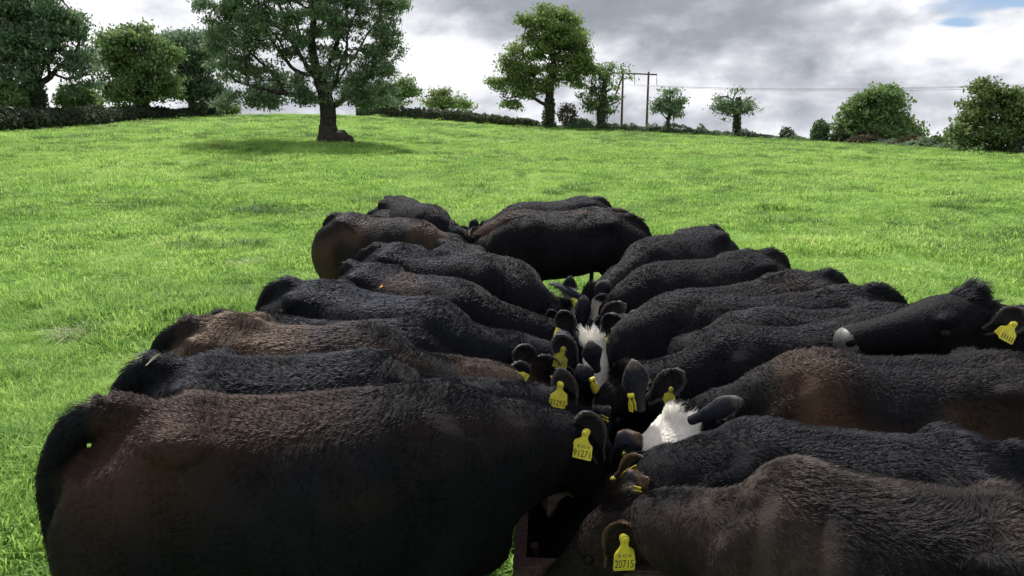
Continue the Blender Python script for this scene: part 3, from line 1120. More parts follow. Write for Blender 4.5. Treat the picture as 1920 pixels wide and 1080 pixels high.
def ear_geo(base, tip, opening, s=1.0, wide=1.0):
    """cupped leaf-shaped ear; returns verts, quads, mask of inner side, edge mask"""
    ax = tip - base
    L = np.linalg.norm(ax)
    ax = ax / L
    op = unit(opening - ax * np.dot(opening, ax))
    sd_ = np.cross(ax, op)
    nu, nv = 12, 9
    u = np.linspace(0, 1, nu)
    w = .070 * s * wide * np.interp(u, [0, .12, .35, .55, .75, .9, 1], [.46, .58, .93, 1.0, .80, .48, .08])
    roll = np.interp(u, [0, .3, .6, 1], [2.5, 1.5, .95, .6])
    V, inner, edge = [], [], []
    for layer in (0, 1):
        for i in range(nu):
            for j in range(nv):
                t = (j / (nv - 1) * 2 - 1)
                th = t * roll[i]
                rr = w[i] / max(.6, min(roll[i], 1.57)) / (1.0 if roll[i] < 1.57 else 1.0)
                x = rr * math.sin(th) * (1.0 if roll[i] < 1.6 else .95)
                z = rr * (1 - math.cos(th)) - rr * .4
                th_k = .004 * s
                nrm_in = np.array([-math.sin(th), math.cos(th)])
                k = (.5 if layer == 0 else -.5) * th_k * (1 if abs(t) < .99 else .3)
                x += nrm_in[0] * k * 2
                z += nrm_in[1] * k * 2
                V.append(base + ax * (u[i] * L - .02 * s * (u[i] == 0)) + sd_ * x + op * z - ax * .0)
                inner.append(layer == 0)
                edge.append(abs(t) > .8 or u[i] > .9)
    V = np.array(V)
    F = []
    n = nu * nv
    for i in range(nu - 1):
        for j in range(nv - 1):
            a = i * nv + j
            F.append((a, a + 1, a + nv + 1, a + nv))
            F.append((n + a, n + a + nv, n + a + nv + 1, n + a + 1))
    for i in range(nu - 1):
        for j in (0, nv - 1):
            a = i * nv + j
            q = (a, a + nv, n + a + nv, n + a)
            F.append(q if j == 0 else q[::-1])
    for j in range(nv - 1):
        a = (nu - 1) * nv + j
        F.append((a, a + 1, n + a + 1, n + a))
    return V, np.array(F), np.array(inner), np.array(edge), op


def voxel_skin(mb, voxel, smooth_it, name):
    me = mb.mesh("tmp")
    o = bpy.data.objects.new("tmp", me)
    COL.objects.link(o)
    rm = o.modifiers.new("r", "REMESH")
    rm.mode = "VOXEL"
    rm.voxel_size = voxel
    sm = o.modifiers.new("s", "SMOOTH")
    sm.factor = .5
    sm.iterations = smooth_it
    dg = bpy.context.evaluated_depsgraph_get()
    res = bpy.data.meshes.new_from_object(o.evaluated_get(dg))
    bpy.data.objects.remove(o)
    bpy.data.meshes.remove(me)
    res.name = name
    return res


def cow(sp):
    seed = sp["seed"]
    r = np.random.default_rng(seed)
    s = sp.get("s", 1.0)
    H = 1.25 * s
    T = at_z(*sp["T"], H)
    Wp = at_z(*sp["W"], H)
    g0 = float(terrain(np.array([T[0]]), np.array([T[1]]))[0]) * .5 + float(terrain(np.array([Wp[0]]), np.array([Wp[1]]))[0]) * .5
    d2 = Wp[:2] - T[:2]
    L = np.linalg.norm(d2)
    fw = np.array([d2[0] / L, d2[1] / L, 0])
    lf = np.array([-fw[1], fw[0], 0])
    up = np.array([0, 0, 1.])
    fat = sp.get("fat", 1.0)
    depth = depth_of((T + Wp) / 2)
    k = s * (L / (1.15 * s)) ** .5          # girth follows the length a little

    def B(x, y, z):                          # body space: x in trunk lengths from the tail head
        return T * [1, 1, 0] + fw * (x * L) + lf * (y * s) + up * z * s
    mb = MB()
    # trunk sections: x, top, bottom, half width, height of the widest level
    w = fat * s
    secs = [(-.115, .98, .76, .09, .90), (-.075, 1.07, .68, .17, .91), (.01, 1.145, .62, .225, .93), (.13, 1.215, .60, .262, .93), (.26, 1.255, .60, .275, .94),
            (.40, 1.228, .58, .285, .90), (.55, 1.220, .55, .310, .88), (.70, 1.222, .53, .315, .88), (.85, 1.235, .53, .285, .90),
            (.97, 1.25, .52, .240, .92), (1.08, 1.235, .53, .215, .90), (1.17, 1.18, .56, .185, .88), (1.25, 1.08, .62, .13, .86), (1.29, .99, .72, .06, .85)]
    secs = cat_rom(secs, 34)
    rings = []
    an = np.arange(28) * 2 * PI / 28
    for x, zt, zb, hw, zm in secs:
        zb = zb + sp.get('belly', .035) * min(1, max(0, 1.25 - abs(x - .6)))
        cy, cz = np.cos(an), np.sin(an)
        eu = 2.25 + .35 * np.exp(-((x - .3) / .25) ** 2)
        y = hw * w / s * np.sign(cy) * np.abs(cy) ** (2 / 2.25)
        z = np.where(cz > 0, zm + (zt - zm) * np.abs(cz) ** (2 / eu), zm - (zm - zb) * np.abs(cz) ** (2 / 2.1))
        rings.append(np.array([B(x, a, b) for a, b in zip(y, z)]))
    mb.loft(rings)
    rad3 = lambda a, b, c: (a * s, b * s, c * s)
    ax = [fw, lf, up]
    for sg in (1, -1):
        mb.ball(B(.27, sg * .188 * fat, 1.178), rad3(.10, .06, .045), ax)            # hook bones
        mb.ball(B(-.015, sg * .125 * fat, 1.045), rad3(.06, .055, .07), ax)            # pin bones
        mb.ball(B(.11, sg * .16 * fat, .86), rad3(.24, .125, .28), ax)               # thigh
        mb.ball(B(1.02, sg * .150 * fat, .90), rad3(.20, .080, .27), ax)             # shoulder
        mb.ball(B(1.0, sg * .085 * fat, 1.155), rad3(.13, .05, .07), ax)               # blade tops
        hx = r.uniform(-.05, .06)
        hip = [(.10, .15, .80), (.10 + hx, .16, .66), (.02 + hx, .155, .52), (-.05 + hx, .15, .43), (-.02 + hx, .15, .28), (-.01 + hx, .15, .12), (.02 + hx, .15, .06), (.03 + hx, .15, .0)]
        mb.tube([B(a, sg * b * fat, c + (g0 / s if c < .3 else 0)) for a, b, c in hip], np.array([.17, .14, .085, .062, .045, .042, .05, .058]) * s,
                np.array([.12, .10, .065, .05, .038, .036, .045, .052]) * s, up=fw, n=22)
        fx = r.uniform(-.04, .05)
        fl = [(1.0, .15, .80), (.99, .15, .62), (.99 + fx * .5, .145, .50), (1.0 + fx, .14, .36), (1.0 + fx, .14, .24), (1.0 + fx, .14, .11), (1.02 + fx, .14, .05), (1.03 + fx, .14, .0)]
        mb.tube([B(a, sg * b * fat, c + (g0 / s if c < .3 else 0)) for a, b, c in fl], np.array([.13, .10, .07, .058, .042, .04, .05, .056]) * s,
                np.array([.09, .075, .055, .05, .036, .036, .046, .052]) * s, up=fw, n=22)
    mb.ball(B(1.15, 0, .66), rad3(.14, .11, .13), ax)                                  # brisket
    # tail
    lift, reach = sp.get("tail", (0.01, .05))
    tl = [(.16, 1.19, .04), (.07, 1.205 + lift * .5, .045), (.0, 1.185 + lift, .046), (-.055 - reach * .55, 1.13 + lift, .043), (-.09 - reach * .95, 1.02 + lift * .7, .038),
          (-.10 - reach, .88 + lift * .3, .032), (-.10 - reach * .9, .70, .027), (-.095 - reach * .7, .50, .036), (-.09 - reach * .6, .34, .012)]
    tk = sp.get("tailw", 1.0)
    tside = r.uniform(-.03, .03)
    mb.tube([B(a, tside * i / 3, b) for i, (a, b, c) in enumerate(tl)], np.array([c for *_, c in tl]) * s * tk, n=26, up=fw, k=10)
    # neck and head
    px, py, zp = sp["P"]
    P = at_z(px, py, zp)
    yaw, pit = sp.get("head", (0, -62))
    nd = P[:2] - Wp[:2]
    base_yaw = math.atan2(nd[1], nd[0])
    hy = base_yaw + math.radians(yaw)
    hp = math.radians(pit)
    h = np.array([math.cos(hy) * math.cos(hp), math.sin(hy) * math.cos(hp), math.sin(hp)])
    if "N" in sp:
        h = unit(at_z(*sp["N"]) - P)
    hs = unit(np.cross(up, h)) if abs(h[2]) < .999 else lf           # head's left
    hu = np.cross(h, hs)                                               # forehead normal
    roll = math.radians(sp.get("roll", 0))
    hs, hu = hs * math.cos(roll) + hu * math.sin(roll), hu * math.cos(roll) - hs * math.sin(roll)
    hk = s * sp.get("headk", 1.0)

    def HD(f, l, u):
        return P + (h * f + hs * l + hu * u) * hk
    n0 = B(1.0, 0, .97)
    n1 = B(1.19, 0, .935)
    nend = HD(.03, 0, -.10)
    nmid = n1 * .45 + nend * .55 + up * .02
    hb = sp.get("neck", 1.0)
    mb.tube([n0, n1, n1 * .55 + nmid * .45 + up * .0, nmid, nend - unit(nend - nmid) * .06, nend], np.array([.26, .232, .195, .158, .122, .10]) * s * hb,
            np.array([.17, .155, .13, .115, .10, .09]) * s, n=18, k=16)
    hsec = [(-.05, -.08, .085, .06), (0.0, -.075, .105, .085), (.07, -.085, .112, .105), (.14, -.095, .112, .115), (.22, -.10, .092, .10), (.31, -.098, .074, .082),
            (.40, -.094, .068, .070), (.46, -.092, .072, .066), (.505, -.094, .062, .055), (.525, -.096, .035, .03)]
    hsec = cat_rom(hsec, 22)
    rings = []
    an = np.arange(18) * 2 * PI / 18
    for f, uo, hw, hh in hsec:
        rings.append(np.array([HD(f, hw * math.cos(a), uo + hh * (math.sin(a) if math.sin(a) < 0 else abs(math.sin(a)) ** .75)) for a in an]))
    mb.loft(rings)
    hax = [h, hs, hu]
    for sg in (1, -1):
        mb.ball(HD(.14, sg * .098, -.042), np.array([.05, .022, .026]) * hk, hax)     # brow
        mb.ball(HD(.10, sg * .07, -.15), np.array([.10, .035, .06]) * hk, hax)          # cheek
    mb.ball(HD(-.02, 0, .005), np.array([.05, .06, .045]) * hk, hax)                   # poll
    vox = np.clip(depth * .0052, .014, .034) if "vox" not in sp else sp["vox"]
    me = voxel_skin(mb, vox, 12 if vox < .02 else 5, "body")
    n = len(me.vertices)
    co = np.empty(n * 3, np.float32)
    me.vertices.foreach_get("co", co)
    co = co.reshape(-1, 3).astype(float)
    no = np.empty(n * 3, np.float32)
    me.vertices.foreach_get("normal", no)
    no = no.reshape(-1, 3).astype(float)
    # soft muscle and rib relief
    loc = np.stack([(co - T) @ fw, (co - T) @ lf, co[:, 2]], -1)
    bump = (fbm(loc * [4.5, 4.5, 3.0] + seed, seed, 2) - .5) * .030 + (vnoise(loc * [11, 6, 4] + seed, seed + 3) - .5) * .010
    inhead = np.linalg.norm(co - HD(.25, 0, -.1), axis=1) < .36 * hk
    X, Y, Z = loc[:, 0] / L, np.abs(loc[:, 1]) / s, loc[:, 2] / s
    G = lambda v, c, q: np.exp(-((v - c) / q) ** 2)
    side = np.clip((Y - .08) / .08, 0, 1)
    bump = bump - .034 * G(X, .43, .085) * G(Z, 1.08, .085) * side                  # flank hollow
    bump = bump - .024 * G(X, .87, .04) * G(Z, .98, .20) * side                     # behind the shoulder
    bump = bump - .020 * G(X, .19, .05) * G(Z, 1.05, .14) * side                    # before the pin bone
    bump = bump + .012 * G(X, .28, .045) * G(Z, 1.17, .05) * side                   # hook bone
    bump = bump + .016 * G(X, 1.02, .05) * G(Z, 1.08, .16) * side                   # shoulder blade
    bump = bump - .018 * G(X, 1.10, .04) * G(Z, 1.0, .2) * side                     # neck crease
    bump = bump + .014 * G(Y, 0, .035) * (no[:, 2] > .5) * ((X > 0) & (X < 1.0))     # spine
    bump = bump + .0045 * np.sin(X * 62 + Z * 5) * G(X, .68, .15) * G(Z, .92, .16) * side   # ribs
    bump = bump * np.where(inhead, .15, 1) * np.clip((co[:, 2] - .35) / .3, 0, 1)
    co = co + no * bump[:, None] * s
    me.vertices.foreach_set("co", co.astype(np.float32).ravel())
    me.update()
    # coat colour: black with weathered brown patches, white face if any
    brown = sp.get("brown", .2)
    f = fbm(loc * [2.2, 2.2, 2.6] + seed * 3.1, seed + 11, 3)
    ridge = np.clip((no[:, 2] - .75) * 4, 0, 1)
    bm_ = np.clip((f - (.70 - .42 * brown)) * 5.0, 0, 1) * (1 - .5 * ridge) * np.clip(brown * 1.6, 0, 1)
    for (ux, uz, ru, rz, am) in sp.get("patches", ()):
        bm_ = np.clip(bm_ + am * np.exp(-(((loc[:, 0] / L - ux) / ru) ** 2 + ((loc[:, 2] / s - uz) / rz) ** 2)), 0, 1)
    bm_ = bm_ * np.where(inhead, .4, 1) * np.clip((loc[:, 0] / L + .135 - .12 * np.clip((loc[:, 2] / s - 1.06) / .1, 0, 1)) * 40, 0, 1)
    black = np.array(sp.get("black", (.0105, .0110, .0135))) * np.array([.48, .50, .58])
    brn = np.array(sp.get("brn", (.060, .034, .022)))
    coat = black * (1 - bm_[:, None]) + brn * bm_[:, None]
    hc = np.stack([(co - P) @ h, (co - P) @ hs, (co - P) @ hu], -1) / hk
    white = np.zeros(n)
    if sp.get("white"):
        a, b_, wd = sp["white"]
        edge = .03 * (vnoise(hc * 28, seed) - .5)
        white = ((hc[:, 0] > a + edge) & (hc[:, 0] < b_ + edge) & (np.abs(hc[:, 1]) < wd + edge) & (hc[:, 2] > -.085) & inhead).astype(float)
        coat = coat * (1 - white[:, None]) + np.array([.88, .84, .77]) * white[:, None]
    at = me.attributes.new("coat", "FLOAT_COLOR", "POINT")
    at.data.foreach_set("color", np.column_stack([coat, np.ones(n)]).astype(np.float32).ravel())
    me.materials.clear()
    me.materials.append(M_hide)
    me.materials.append(M_muzzle_pale if sp.get("pale_nose") else M_muzzle)
    npoly = len(me.polygons)
    cen = np.empty(npoly * 3, np.float32)
    me.polygons.foreach_get("center", cen)
    cen = (cen.reshape(-1, 3) - P)
    isn = ((cen @ h) / hk > .474 + .02 * ((cen @ hu) / hk + .09) / .07) & (np.linalg.norm(cen - h * .5 * hk + hu * .09 * hk, axis=1) < .14 * hk)
    me.polygons.foreach_set("material_index", isn.astype(np.int32))
    me.polygons.foreach_set("use_smooth", np.full(npoly, True))
    rootp = np.array([*((T + Wp) / 2)[:2], g0])
    me.vertices.foreach_set("co", (co - rootp).astype(np.float32).ravel())
    me.update()
    root = thing("cow", tuple(rootp), sp["label"], "cow", "black cattle crowding along the feed trough")
    link("body", me, root)

    # triangles for the coat
    me.calc_loop_triangles()
    nt_ = len(me.loop_triangles)
    tri = np.empty(nt_ * 3, np.int32)
    me.loop_triangles.foreach_get("vertices", tri)
    tri = tri.reshape(-1, 3)
    PV, PN, PC, PW = [co], [no], [coat], [white]
    TR = [tri]
    lenk = [np.ones(n)]

    # ears
    cam_p = np.array([0, 0, HC])
    off = n
    for i, sg in enumerate((1, -1)):
        ear = sp.get("ears", {}).get("L" if sg > 0 else "R", {})
        base = HD(.015, sg * .095, -.045)
        if "base" in ear:
            base = at_depth(*ear["base"], depth_of(base) + ear.get("dz0", 0))
        el = .25 * hk * ear.get("k", 1.0)
        if "tip" in ear:
            tp = at_depth(*ear["tip"], depth_of(base) + ear.get("dz", 0))
            v = tp - base
            lv = np.linalg.norm(v)
            lim = el * (1.12 if "dz" not in ear else 1.3)
            if lv > lim:
                v = v / lv * lim
            elif lv < el * .8:                     # foreshortened: lean to or from the camera
                vd = unit(base - cam_p) * math.sqrt((el * .85) ** 2 - min(lv, el * .84) ** 2)
                v = v - vd * ear.get("lean", .6)
            tip = base + v
            opn = unit(cam_p - base) * ear.get("open", 1.0) + hs * sg * .2
        else:
            v = unit(hs * sg * .85 - h * .30 + hu * .12 + r.normal(0, .1, 3)) * el
            tip = base + v
            opn = h * .7 + hu * -.1 + up * -.1 + r.normal(0, .15, 3)
        ve, fe, inn, edg, op = ear_geo(base, tip, opn, hk, ear.get("wide", 1.0))
        ec = np.tile(black * 5, (len(ve), 1))  # ear backs lightened: grey sheen put into the coat colour
        ec[inn] = ec[inn] * .4 + np.array(ear.get("inner", (.010, .008, .007)))
        rimc = np.array(ear.get("rim", (.085, .078, .075)))  # default: pale fringe hair with the backlit edge put into its colour
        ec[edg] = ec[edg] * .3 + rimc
        if ear.get("white"):
            t = ((ve - base) @ unit(tip - base)) / np.linalg.norm(tip - base)
            wm = inn & (t < .6)
            ec[wm] = (.62, .57, .5)
        em = mesh_from("ear", ve - rootp, fe, [M_hide])
        at = em.attributes.new("coat", "FLOAT_COLOR", "POINT")
        at.data.foreach_set("color", np.column_stack([ec, np.ones(len(ve))]).astype(np.float32).ravel())
        eo = link("ear", em, root)
        en = np.empty(len(ve) * 3, np.float32)
        em.vertices.foreach_get("normal", en)
        PV.append(ve)
        PN.append(en.reshape(-1, 3).astype(float))
        PC.append(ec)
        PW.append(np.zeros(len(ve)) + (edg & inn) * .3)
        TR.append(np.concatenate([fe[:, [0, 1, 2]], fe[:, [0, 2, 3]]]) + off)
        lenk.append(np.where(edg, 1.0, .4))
        off += len(ve)
        tg = ear.get("tag")
        if tg:
            dep = depth_of(base) * .35 + depth_of(tip) * .65 - .055
            pin = at_depth(*tg["pin"], dep + tg.get("d0", 0)) if "pin" in tg else base * .4 + tip * .6 + op * .02
            end = at_depth(*tg["end"], dep + tg.get("d0", 0) + tg.get("dz", 0)) if "end" in tg else pin - up * .09
            tocam = unit(cam_p - pin)
            if "turn" in tg:
                dn = unit(end - pin)
                sd_ = np.cross(dn, tocam)
                an_ = math.radians(tg["turn"])
                tocam = tocam * math.cos(an_) + sd_ * math.sin(an_)
            sz = np.clip(np.linalg.norm(end - pin), .06, .096) if "end" in tg else .085
            link("ear_tag", tag_mesh(pin - rootp, end - pin, tocam, sz, tg.get("text"), tg.get("small"), tg.get("dirty", False), tg.get("marks", 0), tg.get("double", True)), eo)
        # eye
        if depth < 5.2 or sp.get("eyes"):
            mb2 = MB()
            mb2.ball(HD(.165, sg * .113, -.088), np.array([.021, .017, .018]) * hk, hax, 10)
            v2, f2 = mb2.arr()
            link("eye", mesh_from("eye", v2 - rootp, f2, [M_eye]), root)
            mb2 = MB()
            c = HD(.494, sg * .056, -.074)
            mb2.ball(c, np.array([.022, .016, .017]) * hk, hax, 8)
            v2, f2 = mb2.arr()
            link("nostril", mesh_from("nostril", v2 - rootp, f2, [M_hole]), root)

    # ---- coat hair
    V, NN, CC, WW = np.concatenate(PV), np.concatenate(PN), np.concatenate(PC), np.concatenate(PW)
    LK = np.concatenate(lenk)
    TT = np.concatenate(TR)
    a, b_, c = V[TT[:, 0]], V[TT[:, 1]], V[TT[:, 2]]
    area = np.linalg.norm(np.cross(b_ - a, c - a), axis=1) * .5
    zc = (a[:, 2] + b_[:, 2] + c[:, 2]) / 3
    wgt = area * np.clip((zc - .35) / .45, .06, 1)
    headc = np.linalg.norm((a - HD(.2, 0, -.08)), axis=1) < .34 * hk
    wgt = wgt * np.where(headc, 1.8, 1)
    wgt[tri.shape[0]:] = area[tri.shape[0]:] * 3.0
    nose = np.zeros(len(TT), bool)
    hh_ = (a - P)
    nose[:tri.shape[0]] = ((hh_ @ h) / hk > .452 + .045 * hash3(np.arange(len(a)), np.arange(len(a)) * 7, np.arange(len(a)) * 3, seed))[:tri.shape[0]]
    wgt[nose] = 0
    eyep = [HD(.165, sg * .125, -.088) for sg in (1, -1)]
    for e in eyep:
        wgt[np.linalg.norm(a - e, axis=1) < .026 * hk] = 0
    cnt = int(sp.get("hair", np.interp(depth, [2.3, 3.2, 4.5, 6, 8, 11], [100000, 90000, 66000, 42000, 26000, 17000])) * HAIR_K)
    pick = np.searchsorted(np.cumsum(wgt) / wgt.sum(), r.uniform(size=cnt))
    pick = np.minimum(pick, len(TT) - 1)
    u1, u2 = r.uniform(size=cnt), r.uniform(size=cnt)
    sw = u1 + u2 > 1
    u1[sw], u2[sw] = 1 - u1[sw], 1 - u2[sw]
    bw = np.stack([1 - u1 - u2, u1, u2], -1)[:, :, None]
    tv = TT[pick]
    root_p = (V[tv] * bw).sum(1)
    nrm = unit((NN[tv] * bw).sum(1))
    col = (CC[tv] * bw).sum(1)
    wht = (WW[tv] * bw[:, :, 0]).sum(1)
    lk = (LK[tv] * bw[:, :, 0]).sum(1)
    isear = tv[:, 0] >= n
    hd = np.linalg.norm(root_p - HD(.2, 0, -.08), axis=1) < .34 * hk
    lp = np.stack([(root_p - T) @ fw, (root_p - T) @ lf, root_p[:, 2]], -1)
    flow = -fw * .75 - up * .75 + 0 * root_p
    flow[hd] = -h * 1.2 - hu * .1
    nv = np.stack([fbm(lp * 3.2 + seed + 7 * i, seed + 40 + i, 2) - .5 for i in range(3)], -1)
    flow = flow + nv * 1.7
    fine = np.stack([vnoise(root_p * 22 + 5 * i, seed + 60 + i) - .5 for i in range(3)], -1)
    flow = flow + fine * .8
    flow = flow - nrm * (flow * nrm).sum(1, keepdims=True)
    flow = unit(flow)
    ridge = np.clip((nrm[:, 2] - .72) * 4, 0, 1) * (~isear)
    ln = .0105 * s * (.55 + .9 * r.uniform(size=cnt)) * lk * (1.1 + 1.0 * ridge) * np.where(root_p[:, 2] < .5, .6, 1) * sp.get("shag", 1.0)
    tailm = (lp[:, 0] / L < -.125 + .12 * np.clip((root_p[:, 2] / s - 1.08) / .1, 0, 1)) & (~isear)
    ln = np.where(tailm, ln * 2.0, ln)
    ln = np.where(hd & ~isear, .0085 * hk * (.6 + .8 * r.uniform(size=cnt)), ln)
    hcr = np.stack([(root_p - P) @ h, (root_p - P) @ hs, (root_p - P) @ hu], -1) / hk
    tuft = (np.linalg.norm(hcr - np.array([-.02, 0, .0]), axis=1) < .085) & ~isear
    ln = np.where(tuft, .042 * hk * (.5 + r.uniform(size=cnt)) * sp.get("tuft", 1.0), ln)
    ln = np.where((wht > .5) & ~isear, ln * sp.get("wlen", 1.5), ln)
    lift = np.where(hd & ~isear & ~tuft, .10, .07 + .42 * ridge)[:, None] * r.uniform(.6, 1.5, (cnt, 1))
    lift = np.where(tuft[:, None], lift * 1.5, lift)
    dr = unit(nrm * lift + flow + r.normal(0, .10, (cnt, 3)))
    # clumps: tips of neighbours lean together
    cell = .022 * (1 + depth * .08)
    ci = np.floor(root_p / cell)
    cc_ = (ci + .2 + .6 * np.stack([hash3(ci[:, 0].astype(np.int64), ci[:, 1].astype(np.int64), ci[:, 2].astype(np.int64), seed + q) for q in range(3)], -1)) * cell
    pull = (cc_ - root_p)
    pull = pull - nrm * (pull * nrm).sum(1, keepdims=True)
    L1 = ln[:, None]
    p0 = root_p - nrm * .002
    p1 = root_p + dr * L1 * .38 + pull * .06
    p2 = root_p + dr * L1 * .72 + flow * L1 * .06 - up * L1 * .03 + pull * .22
    p3 = root_p + dr * L1 + flow * L1 * .16 - up * L1 * .10 + pull * .22
    pts = np.stack([p0, p1, p2, p3], 1).reshape(-1, 3) - rootp
    rad = np.array([1.0, .85, .6, .2]) * np.clip(.00030 * depth, .0008, .0030)
    rr = np.tile(rad, cnt) * np.repeat(r.uniform(.7, 1.3, cnt), 4)
    jit = r.uniform(.75, 1.3, (cnt, 1))
    ccol = np.clip(col * np.where(wht[:, None] > .5, .85 + .15 * jit, .74 * jit), 0, .9)
    sunb = (r.uniform(size=cnt) < .10 * (brown + .3)) & (wht < .5)
    ccol[sunb] = ccol[sunb] * 1.7 + np.array([.008, .005, .003])
    cu = bpy.data.hair_curves.new("fur")
    cu.add_curves([4] * cnt)
    cu.attributes["position"].data.foreach_set("vector", pts.astype(np.float32).ravel())
    ra = cu.attributes.get("radius") or cu.attributes.new("radius", "FLOAT", "POINT")
    ra.data.foreach_set("value", rr.astype(np.float32))
    ca = cu.attributes.new("coat", "FLOAT_COLOR", "CURVE")
    ca.data.foreach_set("color", np.column_stack([ccol, np.ones(cnt)]).astype(np.float32).ravel())
    cu.materials.append(M_hair)
    link("fur", cu, root, kind="stuff")
    return root


